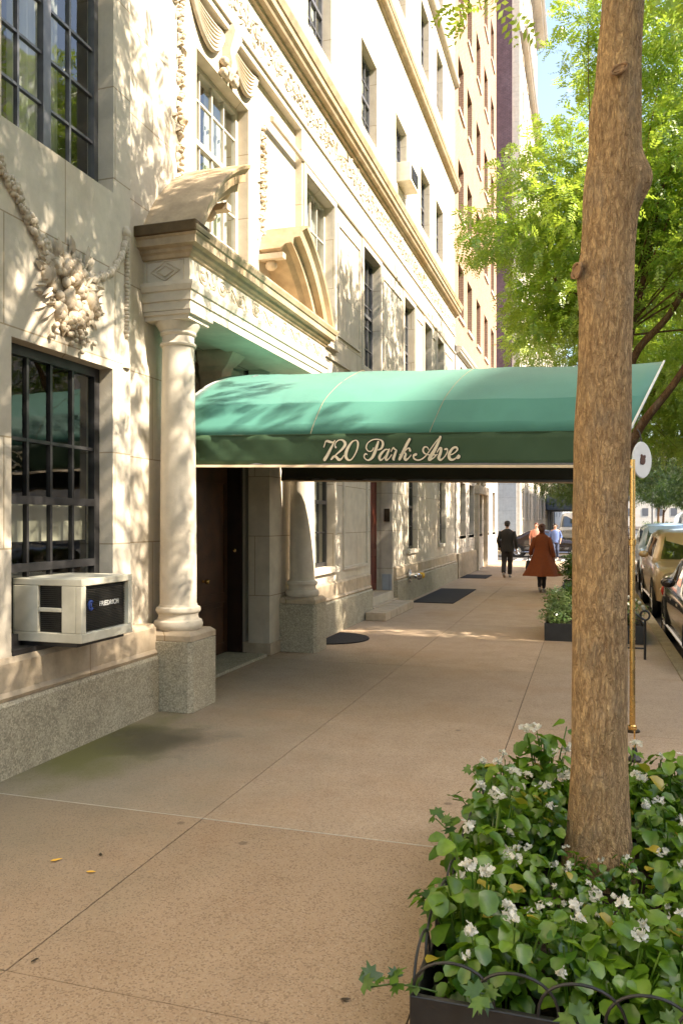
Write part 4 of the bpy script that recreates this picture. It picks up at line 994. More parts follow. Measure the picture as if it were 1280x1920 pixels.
    def shoe(nm, mt):
        an = Vector(pose['leg' + nm][2]); toe = Vector(pose['leg' + nm][3]); d = (toe - an); d.z = 0; d.normalize(); n_ = Vector((-d.y, d.x, 0)); lean = toe.z - an.z + .06
        rings = []
        for t, w_, hh in ((-.085, .022, .05), (-.06, .036, .085), (0, .038, .09), (.07, .042, .058), (.14, .042, .042), (.19, .026, .028)):
            c = an + d * t; zz = max(0.0, an.z - .075 + (lean - .0) * 0 + (toe.z - an.z + .05) * max(t, 0) / .14)
            if t < 0: zz = max(0, an.z - .075)
            rings.append([tuple(c + n_ * w_ * math.cos(q) + Vector((0, 0, zz - c.z + hh * (.5 + .5 * math.sin(q))))) for q in [2 * PI * i / 10 for i in range(10)]])
        MB().loft(rings).build('shoe', mt, P, smooth=50)
    clothes(P, sleeve, trouser, shoe)
    P.scale = (k, k, k); P.location = loc; P.rotation_euler = (0, 0, rotz)
    return P
def man_clothes(P, sleeve, trouser, shoe):
    prof = [(.80, .205, .135), (.90, .20, .14), (1.02, .178, .125), (1.12, .178, .122), (1.25, .205, .132), (1.36, .218, .130), (1.425, .195, .11), (1.47, .115, .085), (1.50, .07, .066)]
    MB().loft([ellring((0, .0, z), rx, ry, 26, wob=lambda t, z=z: (.03 * math.sin(5 * t + z * 9) if z < 1.1 else 0)) for z, rx, ry in prof]).build('jacket', 'suit', P, smooth=60)
    sleeve('l', .072, .048, 'suit'); sleeve('r', .072, .048, 'suit')
    MB().loft([ellring((0, .0, z), rx, rx * .9, 16) for z, rx in ((1.47, .072), (1.505, .064))]).build('shirt_collar', 'shirt_white', P, smooth=60)
    trouser('l', .10, .062, 'trouser', 'trouser_leg', .97); trouser('r', .10, .062, 'trouser', 'trouser_leg', .97)
    shoe('l', 'shoe'); shoe('r', 'shoe')
MP = dict(legl=((-.085, 0, .90), (-.09, -.03, .50), (-.085, -.30, .16), (-.08, -.22, .05)), legr=((.085, 0, .90), (.075, .10, .50), (.07, .05, .09), (.075, .18, .03)),
          arml=((-.185, 0, 1.40), (-.265, -.06, 1.14), (-.24, .06, .93)), armr=((.185, 0, 1.40), (.26, -.06, 1.14), (.275, .02, .88)))
person('man in a dark suit seen from behind, walking away along the pavement', (-2.38, 25.1, 0), 1.78, MP, 'hair_dark', man_clothes)
def woman_clothes(P, sleeve, trouser, shoe):
    prof = [(.42, .47, .36), (.55, .40, .30), (.75, .31, .235), (.95, .235, .18), (1.06, .20, .145), (1.18, .185, .13), (1.30, .198, .132), (1.38, .19, .12), (1.44, .14, .095), (1.49, .072, .066)]
    w_ = lambda z: (lambda t: (.09 * math.sin(7 * t + 1) + .05 * math.sin(11 * t)) * max(0, (1.05 - z)) / .6)
    MB().loft([ellring((0, -.01, z), rx, ry, 64, wob=w_(z)) for z, rx, ry in prof]).build('coat', 'coat', P, smooth=70)
    sleeve('l', .068, .05, 'coat'); sleeve('r', .068, .05, 'coat')
    MB().loft([ellring((0, .0, z), rx, rx * .9, 16) for z, rx in ((1.46, .09), (1.50, .072), (1.525, .075))]).build('coat_collar', 'coat', P, smooth=60)
    MB().box(-.10, .10, -.147, -.139, 1.04, 1.085).build('back_belt', 'coat', P, bevel=.003)
    trouser('l', .085, .045, 'trouser', 'legging', .98); trouser('r', .085, .045, 'trouser', 'legging', .98)
    shoe('l', 'shoe'); shoe('r', 'shoe')
WP = dict(legl=((-.075, 0, .88), (-.06, -.02, .48), (-.045, -.22, .13), (-.04, -.12, .04)), legr=((.075, 0, .88), (.05, .10, .48), (.04, .06, .09), (.045, .18, .03)),
          arml=((-.165, 0, 1.38), (-.25, -.03, 1.13), (-.29, .10, .95)), armr=((.165, 0, 1.38), (.25, -.05, 1.12), (.30, .0, .88)))
person('woman in a flared rust red coat seen from behind, black bag in hand', (-1.07, 20.2, 0), 1.70, WP, 'hair_red', woman_clothes, hairlong=True)
HB = thing('handbag', 'black handbag held at the left side of the woman in the rust coat', 'handbag', (-1.40, 20.3, .55))
MB().loft([[(x, y, z) for x, y in ((-1.44 - w_, 20.15), (-1.37 + w_, 20.15), (-1.37 + w_, 20.43), (-1.44 - w_, 20.43))] for z, w_ in ((.55, .02), (.62, .03), (.78, .005))]).build('bag', 'blackmetal', HB, bevel=.012)
MB().tube([(-1.405, 20.29 + .09 * math.cos(t), .77 + .13 * math.sin(t)) for t in [PI * i / 10 for i in range(11)]], .008, 6).build('strap', 'blackmetal', HB, smooth=50)
def casual(top, bottom):
    def f(P, sleeve, trouser, shoe):
        MB().loft([ellring((0, 0, z), rx, ry, 20) for z, rx, ry in ((.86, .17, .12), (1.0, .17, .12), (1.2, .185, .122), (1.38, .195, .115), (1.44, .13, .09), (1.48, .07, .065))]).build('shirt', top, P, smooth=60)
        sleeve('l', .06, .05, top, upto=.35); sleeve('r', .06, .05, top, upto=.35); trouser('l', .095, .06, bottom, 'trouser_leg', .97); trouser('r', .095, .06, bottom, 'trouser_leg', .97); shoe('l', 'shoe'); shoe('r', 'shoe')
    return f
person('distant walker in a blue top facing the camera, right of the woman in rust', (-1.36, 36.6, -.0), 1.66, MP, 'hair_dark', casual('shirt_blue', 'jean'), PI)
person('distant walker in a pink top, mostly hidden behind the woman in the rust coat', (-2.1, 35.2, 0), 1.70, MP, 'hair_red', casual('shirt_pink', 'jean'), PI)

# ------------------------------------------------------------------ vehicles (front towards -Y, local x across, origin under the middle)
def make_car(name, label, cat, L, Wd, sta, paint, rim='chrome', glass_ids=(), wheel_r=.33, wheels=(.19, .80), group='vehicles on the avenue', van=False):
    """sta: list of (y fraction from the front, sill z, belt z, roof z, half width scale)"""
    c = thing(name, label, cat, (0, 0, 0), group); h = Wd / 2; rings = []
    for f, zs, zbt, zr, ws in sta:
        y = (f - .5) * L; hw = h * ws; roof = zr > zbt + .05; rw = hw * (.74 if roof else .80)
        half = [(hw * .80, zs), (hw * .96, zs + .06), (hw, zs + (zbt - zs) * .45), (hw * .985, zbt - .06), (hw * .94, zbt), (rw + (hw * .94 - rw) * .22, zbt + (zr - zbt) * .82 if roof else zbt + .02), (rw * .86, zr if roof else zbt + .035), (0, zr + (.03 if roof else 0) if roof else zbt + .05)]
        rings.append([(x, y, z) for x, z in half] + [(-x, y, z) for x, z in reversed(half[:-1])])
    rg = []
    for i in range(len(rings) - 1):
        for t in (0, .5):
            rg.append([tuple(Vector(p) * (1 - t) + Vector(q) * t) for p, q in zip(rings[i], rings[i + 1])])
    rg.append(rings[-1])
    body = MB().loft(rg).build('body', paint, c, smooth=40)
    # glazing: slightly proud skins over the greenhouse
    cab = [s for s in sta if s[3] > s[2] + .05]
    f0, f1 = cab[0][0], cab[-1][0]
    def at(f):
        for a_, b_ in zip(sta, sta[1:]):
            if a_[0] <= f <= b_[0]:
                t = (f - a_[0]) / (b_[0] - a_[0] + 1e-9); return [p + (q - p) * t for p, q in zip(a_, b_)]
        return list(sta[-1])
    n_side = 3 if van else 2
    edges_ = [f0 + (f1 - f0) * q / n_side for q in range(n_side + 1)]
    for s in (-1, 1):
        for a_, b_ in zip(edges_, edges_[1:]):
            lo, hi = a_ + .018, b_ - .012; m = MB(); P = []
            for f, tt in ((lo, .08), (hi, .08), (hi, .76), (lo + (.02 if a_ == f0 else 0), .76)):
                q = at(f); hw = h * q[4]; rw = hw * .74; x = hw * .94 + ((rw + (hw * .94 - rw) * .22) - hw * .94) * tt / .82 + .006; P.append((s * x, (f - .5) * L, q[2] + (q[3] - q[2]) * tt))
            m.quad(*P); m.build('side_window', 'glass_dark', c, recalc=False)
    i0 = sta.index(cab[0]); i1 = sta.index(cab[-1])
    for nm, (sa, sb_), dy in (('windscreen', (sta[i0 - 1], cab[0]), -.012), ('rear_window', (sta[i1 + 1] if i1 + 1 < len(sta) else sta[i1], cab[-1]), .012)):
        zlo = sa[2] + .06; m = MB(); hw = h * sa[4] * .80; rw = h * sb_[4] * .66
        if nm == 'rear_window' and i1 + 1 >= len(sta): continue
        m.quad((-hw, (sa[0] - .5) * L + dy * 2, zlo), (hw, (sa[0] - .5) * L + dy * 2, zlo), (rw, (sb_[0] - .5) * L + dy * 3, sb_[3] - .05), (-rw, (sb_[0] - .5) * L + dy * 3, sb_[3] - .05)); m.build(nm, 'glass_dark', c, recalc=False)
    for s in (-1, 1):
        for wf in wheels:
            y = (wf - .5) * L
            rot_ = Matrix.Translation((s * (h - .10), y, wheel_r)) @ Matrix.Rotation(R(90) * s, 4, 'Y')
            wh = MB().lathe(0, 0, [(0, -.1), (wheel_r - .02, -.1), (wheel_r, -.08), (wheel_r, .08), (wheel_r - .02, .105), (wheel_r * .68, .11), (wheel_r * .66, .07), (0, .07)], 28).xf(rot_).build('wheel', 'rubber', c, smooth=40)
            rm = MB().lathe(0, 0, [(0, .072), (wheel_r * .64, .072), (wheel_r * .65, .10), (wheel_r * .58, .10), (wheel_r * .55, .08), (.06, .10), (0, .10)], 24)
            for q in range(5):
                a_ = q * 2 * PI / 5; rm.tube([(.04 * math.cos(a_), .04 * math.sin(a_), .095), (wheel_r * .6 * math.cos(a_), wheel_r * .6 * math.sin(a_), .095)], .022, 6)
            rm.xf(rot_).build('rim', rim, wh, smooth=40)
            ar_ = MB().lathe(0, 0, [(wheel_r + .045, .02), (wheel_r + .05, .112), (wheel_r + .005, .112), (wheel_r + .0, .02)], 28).xf(rot_); ar_.build('wheel_arch', 'rubber', c, smooth=40)
        q = at(.02); y0 = -.5 * L
        MB().ell((s * h * .70, y0 + .06, q[2] - .12), (.17, .10, .085), 12, 8).build('headlight', 'chrome', c, smooth=60)
        MB().ell((s * h * .86, y0 + .17, q[2] - .13), (.05, .09, .06), 10, 6).build('turn_signal', 'amber', c, smooth=60)
        MB().ell((s * h * .84, L * .5 - .05, sta[-1][2] - .14), (.12, .07, .12), 10, 6).build('tail_light', 'redlamp', c, smooth=60)
        MB().box(s * h * .55 - .11, s * h * .55 + .11, y0 - .03, y0 + .05, q[1] + .10, q[1] + .21).build('fog_light', 'rubber', c, bevel=.01)
        qm = at(f0 + .02); MB().ell((s * (h + .09), (f0 + .03 - .5) * L, qm[2] + .10), (.10, .06, .075), 10, 8).build('mirror', paint, c, smooth=60)
        MB().tube([(s * h * .985, (.16 - .5) * L, sta[1][1] + .03), (s * h * .985, (.84 - .5) * L, sta[1][1] + .03)], .028, 6).build('sill_trim', 'chrome', c)
        for f in (.42, .60): MB().box(s * (h * .985) - .012, s * (h * .985) + .012, (f - .5) * L, (f - .5) * L + .16, sta[3][2] - .2, sta[3][2] - .165).build('door_handle', 'chrome', c, bevel=.006)
    q = at(.0)
    g_ = MB()
    for k in range(5): g_.box(-h * .45, h * .45, -.5 * L - .02, -.5 * L + .06, q[2] - .24 + k * .04, q[2] - .225 + k * .04)
    g_.build('grille', 'chrome', c)
    b_ = MB().box(-h * .93, h * .93, -.5 * L - .05, -.5 * L + .10, q[1] + .02, q[1] + .30); b_.build('bumper', paint, c, bevel=.05)
    MB().box(-h * .93, h * .93, .5 * L - .10, .5 * L + .05, q[1] + .05, q[1] + .30).build('bumper', paint, c, bevel=.05)
    MB().box(-.16, .16, -.5 * L - .062, -.5 * L - .048, q[1] + .1, q[1] + .2).build('licence_plate', 'white', c)
    ub = MB().box(-h * .85, h * .85, -.44 * L, .44 * L, .22, .34); ub.build('underbody', 'rubber', c)
    return c
SEDAN = [(.0, .30, .66, .66, .86), (.04, .26, .74, .74, .96), (.16, .24, .86, .86, 1.0), (.30, .24, .93, .93, 1.0), (.43, .24, .95, 1.40, 1.0), (.55, .24, .96, 1.46, 1.0), (.68, .24, .97, 1.42, 1.0), (.84, .26, .98, .98, .99), (.96, .30, .95, .95, .95), (1.0, .36, .86, .86, .90)]
SUV = [(.0, .36, .92, .92, .88), (.04, .32, .98, .98, .97), (.15, .30, 1.04, 1.04, 1.0), (.25, .30, 1.09, 1.09, 1.0), (.36, .30, 1.12, 1.66, 1.0), (.55, .30, 1.14, 1.74, 1.0), (.80, .30, 1.14, 1.72, 1.0), (.95, .32, 1.13, 1.62, .97), (.99, .36, 1.10, 1.10, .95), (1.0, .42, .95, .95, .93)]
VAN = [(.0, .40, 1.05, 1.05, .92), (.05, .36, 1.15, 1.15, .99), (.12, .35, 1.25, 1.25, 1.0), (.22, .35, 1.30, 2.25, 1.0), (.3, .35, 1.32, 2.45, 1.0), (.7, .35, 1.32, 2.48, 1.0), (.98, .35, 1.32, 2.42, 1.0), (1.0, .40, 1.2, 1.2, .98)]
GR = -.16
c1 = make_car('parked_car', 'black car at the kerb, nearest of the parked cars, in front of the gold one', 'car', 4.9, 1.84, SEDAN, 'carblack'); c1.location = (2.10, 12.2, GR)
c2 = make_car('parked_car', 'gold sport utility car parked behind the black car', 'car', 4.8, 1.88, SUV, 'gold', wheel_r=.37); c2.location = (2.18, 18.5, GR)
c3 = make_car('parked_car', 'pale blue tall car parked behind the gold one', 'car', 4.9, 1.95, SUV, 'carblue', wheel_r=.37); c3.location = (2.35, 25.3, GR); c3.scale = (1, 1, 1.06)
c4_ = make_car('parked_car', 'grey car farther along the kerb behind the pale blue car', 'car', 4.7, 1.82, SEDAN, 'cargrey'); c4_.location = (2.2, 31.5, GR)
c5 = make_car('delivery_van', 'white van in the roadway beyond the parked cars', 'van', 5.8, 2.1, VAN, 'carwhite', wheel_r=.38, van=True); c5.location = (6.2, 52, GR)
c6 = dup(c1, (-2.1, 44, GR), R(90), 'dark car crossing at the side street beyond the walkers'); 
c7 = dup(c5, (-1.2, 70, GR + .16), 0, 'distant white van standing at the far end of the left pavement'); c7['group'] = 'vehicles on the avenue'
sh = thing('sidewalk_shed', 'blue grey scaffold shed over the far pavement behind the woman in the rust coat', 'scaffold', (-1.4, 84, 0))
MB().box(-3.85, 1.0, 80, 96, 2.9, 4.5).build('hoarding', 'bluegrey', sh, bevel=.03)
for x in (-3.6, .8):
    for y in (80.5, 84.5, 88.5, 92.5): MB().box(x - .06, x + .06, y - .06, y + .06, 0, 2.9).build('post', 'greymetal', sh)
LP = thing('lamp_post', 'slim grey lamp post rising from the far median', 'lamp post', (10.9, 148, 0))
MB().lathe(10.9, 148, [(0, .0), (.35, 0), (.3, .6), (.2, .8), (.16, 9), (.12, 9.2), (0, 9.2)], 14).build('post', 'greymetal', LP, smooth=40)
MB().tube([(10.9, 148, 9.1), (10.6, 148, 9.6), (9.4, 148, 9.8)], .09, 8).build('arm', 'greymetal', LP); MB().ell((9.2, 148, 9.75), (.5, .25, .14), 12, 6).build('lamp_head', 'greymetal', LP, smooth=50)
# ------------------------------------------------------------------ trees
def frond_crown(clumps, per, flen, nl, lw, ll, seed, droop=.35):
    """clumps: (c, r); pinnate fronds scattered through each clump -> verts, quads"""
    g = np.random.default_rng(seed); B = []; D = []
    for c, r in clumps:
        n = max(3, int(per * (r / .6) ** 2)); u_ = g.normal(size=(n, 3)); u_ /= np.linalg.norm(u_, axis=1)[:, None]
        rad = r * g.random(n) ** .45; B.append(np.array(c) + u_ * rad[:, None] * np.array([1, 1, .62]))
        d = u_ * .8 + g.normal(size=(n, 3)) * .6; d[:, 2] -= droop; d /= np.linalg.norm(d, axis=1)[:, None]; D.append(d)
    B = np.concatenate(B); D = np.concatenate(D); N = len(B)
    up = g.normal(size=(N, 3)) * .45 + np.array([0, 0, 1.0]); side = np.cross(D, up); side /= np.linalg.norm(side, axis=1)[:, None] + 1e-9; nrm = np.cross(side, D)
    Ls = flen * g.uniform(.65, 1.25, N); V = []
    for k in range(nl):
        t = (k + .7) / nl
        for s in (-1, 1):
            o = B + D * (Ls * t)[:, None] - np.array([0, 0, 1]) * (.16 * Ls * t * t)[:, None]
            wgt = math.sin(PI * (.18 + .78 * t)) ** .6
            dirl = side * s * .88 + D * .42 + nrm * g.normal(0, .22, (N, 1)); dirl /= np.linalg.norm(dirl, axis=1)[:, None]
            wd = np.cross(dirl, nrm); l_ = (ll * wgt * g.uniform(.8, 1.2, N))[:, None]; w_ = lw * wgt
            V.append(np.stack([o, o + dirl * l_ * .5 + wd * w_ * .5, o + dirl * l_, o + dirl * l_ * .5 - wd * w_ * .5], axis=1))
    V = np.concatenate(V, axis=0).reshape(-1, 3)
    return V, np.arange(len(V)).reshape(-1, 4)
def clumps_in(c, rad, n, r0, r1, seed, keep=None):
    g = random.Random(seed); out = []
    while len(out) < n:
        u_ = Vector((g.gauss(0, 1), g.gauss(0, 1), g.gauss(0, 1))).normalized() * g.random() ** .38
        p = (c[0] + u_.x * rad[0], c[1] + u_.y * rad[1], c[2] + u_.z * rad[2])
        if keep and not keep(p): continue
        out.append((p, g.uniform(r0, r1)))
    return out
def limbs(mb, root, clumps, r0, seed, frac=.6):
    g = random.Random(seed); root = Vector(root)
    for c, r in clumps:
        if g.random() > frac: continue
        c = Vector(c); mid = root.lerp(c, .5) + Vector((g.uniform(-.2, .2), g.uniform(-.2, .2), g.uniform(.1, .4)))
        p = smooth_path([root, mid, c], 4); mb.tube(p, [r0 * (1 - .85 * i / (len(p) - 1)) for i in range(len(p))], 6)
# --- the near tree: modelled trunk
NT = thing('street_tree', 'nearest street tree, thick furrowed brown trunk rising from the flower bed', 'tree', (.06, 3.75, 0), 'street trees along the kerb')
path = [(.055, 3.75, .05, .205), (.056, 3.75, .2, .168), (.058, 3.75, .34, .146), (.060, 3.75, .7, .131), (.06, 3.75, 1.2, .127), (.06, 3.75, 1.7, .128), (.066, 3.75, 2.1, .129), (.082, 3.75, 2.5, .124), (.095, 3.75, 2.9, .122), (.118, 3.75, 3.25, .117), (.132, 3.75, 3.5, .112), (.142, 3.75, 3.8, .103), (.16, 3.75, 4.1, .098), (.19, 3.72, 4.7, .095), (.24, 3.66, 5.6, .085), (.28, 3.6, 6.6, .07)]
def tp(z):
    for p, q in zip(path, path[1:]):
        if z <= q[2]:
            t = (z - p[2]) / (q[2] - p[2]); t = max(0, t); s_ = t * t * (3 - 2 * t) * .5 + t * .5
            return [p[i] + (q[i] - p[i]) * s_ for i in range(4)]
    return list(path[-1])
va = math.atan2(-3.75, -.06)                                    # direction from trunk to the viewer side
BUMPS = [(3.27, va + 1.45, .10, .5, .056), (3.22, va - 1.4, .18, .6, .018), (3.72, va - .1, .10, .5, .020), (2.84, va - 1.0, .12, .5, .030), (2.18, va + .9, .22, .5, .022), (1.55, va + .2, .10, .6, .010), (.85, va + .1, .08, .4, .010), (.62, va - .1, .08, .5, .012), (3.55, va - 1.5, .12, .6, .016)]
tk = MB(); rings = []; NS = 96; z = .05
while z < 6.5:
    cx, cy, _, r = tp(z); r *= .935 if z > .5 else .935 + .065 * (.5 - z) / .45; cx -= .006; ring = []
    for k in range(NS):
        a_ = 2 * PI * k / NS; rr_ = r
        for bz, ba, sz, sa, amp in BUMPS:
            da = (a_ - ba + PI) % (2 * PI) - PI; rr_ += amp * math.exp(-((z - bz) / sz) ** 2 - (da / sa) ** 2)
        q = Vector((math.cos(a_) * 9.0, math.sin(a_) * 9.0, z * 2.6)); f = mnoise.fractal(q * .9, .9, 2.1, 4)
        q2 = Vector((math.cos(a_) * 3.4, math.sin(a_) * 3.4, z * 3.0 + 7)); f2 = mnoise.noise(q2)
        rr_ += -.0042 * max(0, f) ** .7 + .0025 * f2 + .004 * mnoise.noise(Vector((math.cos(a_) * 1.2, math.sin(a_) * 1.2, z * .8)))
        ring.append((cx + rr_ * math.cos(a_), cy + rr_ * math.sin(a_), z))
    rings.append(ring); z += .016
tk.loft(rings); TK = tk.build('trunk', 'bark', NT, smooth=80)
def scar(z, ang, w_, h, tilt):
    cx, cy, _, r = tp(z); r += .014; n = Vector((math.cos(ang), math.sin(ang), .12)).normalized(); t = Vector((-math.sin(ang), math.cos(ang), 0)); b = n.cross(t); c = Vector((cx, cy, z)) + n * r
    for bz, ba, sz, sa, amp in BUMPS:
        da = (ang - ba + PI) % (2 * PI) - PI; c += n * amp * math.exp(-((z - bz) / sz) ** 2 - (da / sa) ** 2)
    t2 = t * math.cos(tilt) + b * math.sin(tilt); b2 = b * math.cos(tilt) - t * math.sin(tilt)
    m = MB(); m.tube([tuple(c + t2 * w_ * math.cos(q) + b2 * h * math.sin(q)) for q in [2 * PI * i / 20 for i in range(21)]], [.007 + .003 * math.sin(i * 1.3) for i in range(21)], 6)
    m.loft([[tuple(c + t2 * w_ * s_ * math.cos(q) + b2 * h * s_ * math.sin(q) + n * d_) for q in [2 * PI * i / 20 for i in range(20)]] for s_, d_ in ((1, -.01), (.6, .004), (.15, .0))])
    m.build('branch_scar', 'scar', NT, smooth=60)
scar(3.69, va - .03, .036, .018, .45); scar(2.845, va - .98, .034, .034, .2)
# flare around the foot, roots into the soil
cl = clumps_in((.70, 4.2, 7.5), (2.8, 3.2, 2.6), 70, .45, .8, 11, keep=lambda p: p[2] > 4.9 + max(0, (p[1] - 3.2)) * .72)
cl += clumps_in((-.45, 5.75, 7.3), (.8, .8, .9), 18, .35, .55, 19)  # clumps out of view, added to shade the left cornice end
cl += [((-.62, 5.35, 5.30), .28), ((.62, 5.6, 5.35), .36), ((.9, 6.1, 5.6), .45)]
V, Q = frond_crown(cl, 62, .26, 8, .034, .075, 21)
np_mesh('crown', V, Q, 'leaf', NT)
lm = MB(); limbs(lm, (.26, 3.62, 6.0), cl, .03, 3, .4); lm.build('limb', 'bark', NT, smooth=60)
# --- second tree: the leafy one over the awning
def big_tree(root, label, spec, limbset, seed, leafm='leaf', per=68, rad=.13, hgt=3.4, nl=8, flen=.26):
    t = thing('street_tree', label, 'tree', root, 'street trees along the kerb'); x, y, z = root
    p = smooth_path([(x, y, z), (x + .03, y, z + hgt * .4), (x - .02, y + .05, z + hgt * .75), (x + .03, y + .1, z + hgt)], 6)
    MB().tube(p, [rad * (1.25 - .55 * (i / (len(p) - 1)) ** .7) for i in range(len(p))], 16).build('trunk', 'bark_far', t, smooth=60)
    m = MB()
    for ls, r0 in limbset:
        pp = smooth_path(ls, 6); m.tube(pp, [r0 * (1 - .6 * i / (len(pp) - 1)) for i in range(len(pp))], 10)
    allc = []
    for k, (c, rd, n, a_, b_) in enumerate(spec): allc += clumps_in(c, rd, n, a_, b_, seed + k)
    limbs(m, (x + .03, y + .1, z + hgt * 1.35), allc, rad * .14, seed, .16)
    m.build('limb', 'bark_far', t, smooth=60)
    V, Q = frond_crown(allc, per, flen, nl, .036, .078, seed); np_mesh('crown', V, Q, leafm, t)
    return t
T2 = big_tree((.45, 12.7, 0), 'leafy street tree behind the awning whose limbs fork to the right of the near trunk',
    [((.2, 12.7, 6.0), (1.9, 2.0, 1.6), 44, .42, .75), ((-.9, 12.9, 6.6), (1.1, 1.3, 1.0), 16, .35, .6), ((2.3, 12.8, 6.8), (1.7, 2.0, 2.0), 40, .45, .8), ((2.0, 12.6, 9.0), (1.7, 2.0, 1.3), 34, .45, .8), ((1.5, 15.2, 6.8), (2.0, 1.4, 1.6), 30, .45, .75), ((.4, 15.3, 8.5), (1.8, 1.6, 1.4), 28, .4, .7), ((.1, 12.6, 9.1), (.6, 1.0, .8), 10, .3, .5), ((3.1, 12.8, 4.7), (1.3, 2.2, 1.1), 20, .4, .7), ((-.2, 12.6, 4.95), (.9, 1.0, .5), 12, .3, .5)],  # low clumps on the street side are out of view, added to shade the wall
    [([(.46, 12.75, 2.5), (.75, 12.5, 3.15), (1.30, 12.3, 3.9), (2.0, 12.3, 5.2)], .085), ([(.46, 12.8, 2.9), (.66, 12.7, 4.2), (1.25, 12.5, 4.95), (1.9, 12.5, 6.6)], .075), ([(.46, 12.8, 3.0), (.6, 12.8, 4.4), (.85, 12.8, 5.6), (1.2, 12.9, 7.4)], .07), ([(.46, 12.8, 3.0), (.1, 12.8, 4.2), (-.5, 12.8, 5.6)], .06)], 31)
T3 = big_tree((.4, 19.9, 0), 'lower leafy street tree beside the gold car, its crown hanging near the round sign',
    [((1.6, 20.0, 4.6), (1.9, 2.2, 1.5), 46, .45, .8), ((-.5, 20.2, 6.6), (1.7, 2.2, 1.7), 34, .45, .8), ((1.2, 20, 6.6), (2.2, 2.2, 1.7), 36, .5, .85), ((2.3, 19.5, 3.6), (1.0, 1.2, .6), 12, .35, .5), ((4.0, 20, 4.6), (1.4, 2.3, 1.3), 24, .4, .7), ((1.6, 17.5, 6.6), (2.2, 1.1, 1.8), 26, .45, .75), ((1.6, 23, 6.5), (2.2, 1.6, 1.8), 30, .45, .8), ((.2, 21, 9.0), (1.8, 1.8, 1.4), 24, .45, .75)],  # outermost low clumps added, out of view, for shade on the wall
    [([(.42, 19.95, 2.4), (1.0, 20, 3.6), (1.6, 20, 5)], .07), ([(.42, 19.95, 2.6), (.3, 20.2, 4.2), (.2, 20.2, 6)], .06)], 41, per=56)
T4 = big_tree((.4, 28.6, 0), 'dark leafy street tree near the corner, its low leaves showing under the awning',
    [((-.2, 28.8, 4.3), (2.1, 2.2, 1.5), 46, .5, .9), ((.6, 28.8, 6.4), (2.4, 2.4, 1.8), 40, .55, .95), ((3.4, 28.8, 4.6), (1.5, 2.4, 1.4), 24, .5, .8), ((1.5, 25.7, 6.6), (2, 1.4, 1.7), 24, .5, .8)], [([(.42, 28.7, 2.2), (-.2, 28.8, 3.4), (-.9, 28.9, 4.4)], .07)], 51, 'leaf_dark', per=52)  # street-side low clumps added for shade on the wall
T0 = big_tree((.35, -3.6, 0), 'street tree standing on the pavement behind the camera', [((.4, -3.6, 6.6), (2.8, 2.8, 2.4), 60, .5, .85)], [], 61, per=40)
for i, (x, y, s, lab) in enumerate(((.4, 54, 1.05, 'first street tree beyond the side street'), (.4, 63, 1.0, 'second street tree beyond the side street'), (.4, 73, 1.1, 'third street tree beyond the side street'),
                                   (12.6, 60, 1.1, 'nearest tree on the planted median'), (13.4, 76, 1.15, 'second tree on the planted median'), (12.4, 94, 1.2, 'third tree on the planted median'), (13.6, 115, 1.3, 'fourth tree on the planted median'), (12, 140, 1.4, 'fifth tree on the planted median'), (14, 175, 1.8, 'farthest large tree on the planted median'))):
    dup(T4, (x, y, -.1), i * 1.37, lab, 'street trees farther up the avenue' if x < 5 else 'trees on the median', s)
hd = MB(); hedge_cl = []
rr = random.Random(8)
for k in range(150): hedge_cl.append(((rr.uniform(10.6, 14), 60 + k * .75, .3 + rr.random() * 1.1), rr.uniform(.5, .8)))
V, Q = frond_crown(hedge_cl, 12, .4, 5, .07, .15, 77)
h_ = np_mesh('hedge', V, Q, 'leaf_dark'); tag(h_, 'long clipped hedge along the planted median', 'hedge')

# ------------------------------------------------------------------ planting
BX0, BX1, BY0, BY1, BH = -.53, .95, 2.42, 4.62, .27
BD = thing('tree_bed_edging', 'black metal edging with a row of wire hoops round the nearest tree bed', 'planter', (BX0, BY0, 0))
for a_, b_, c_, d_ in ((BX0, BX1, BY0, BY0 + .02), (BX0, BX1, BY1 - .02, BY1), (BX0, BX0 + .02, BY0 + .021, BY1 - .021), (BX1 - .02, BX1, BY0 + .021, BY1 - .021)):
    MB().box(a_, b_, c_, d_, .002, BH).build('panel', 'blackmetal', BD, bevel=.004)
def hoop(p0, p1, hgt):
    p0, p1 = Vector(p0), Vector(p1); pts = []
    for i in range(15):
        t = i / 14; q = p0.lerp(p1, .5 - .5 * math.cos(PI * t)); q.z += hgt * math.sin(PI * t) ** .8; pts.append(tuple(q))
    MB().tube(pts, .005, 7).build('hoop', 'blackmetal', BD, smooth=50)
x = BX0 + .01
while x < BX1 - .1: hoop((x, BY0 + .01, BH), (x + .25, BY0 + .01, BH), .115); x += .19
y = BY0 + .02
while y < BY1 - .1: hoop((BX0 + .01, y, BH), (BX0 + .01, y + .25, BH), .115); y += .19
structure(MB().box(BX0 + .021, BX1 - .021, BY0 + .021, BY1 - .021, .002, .15).build('soil', 'soil'))
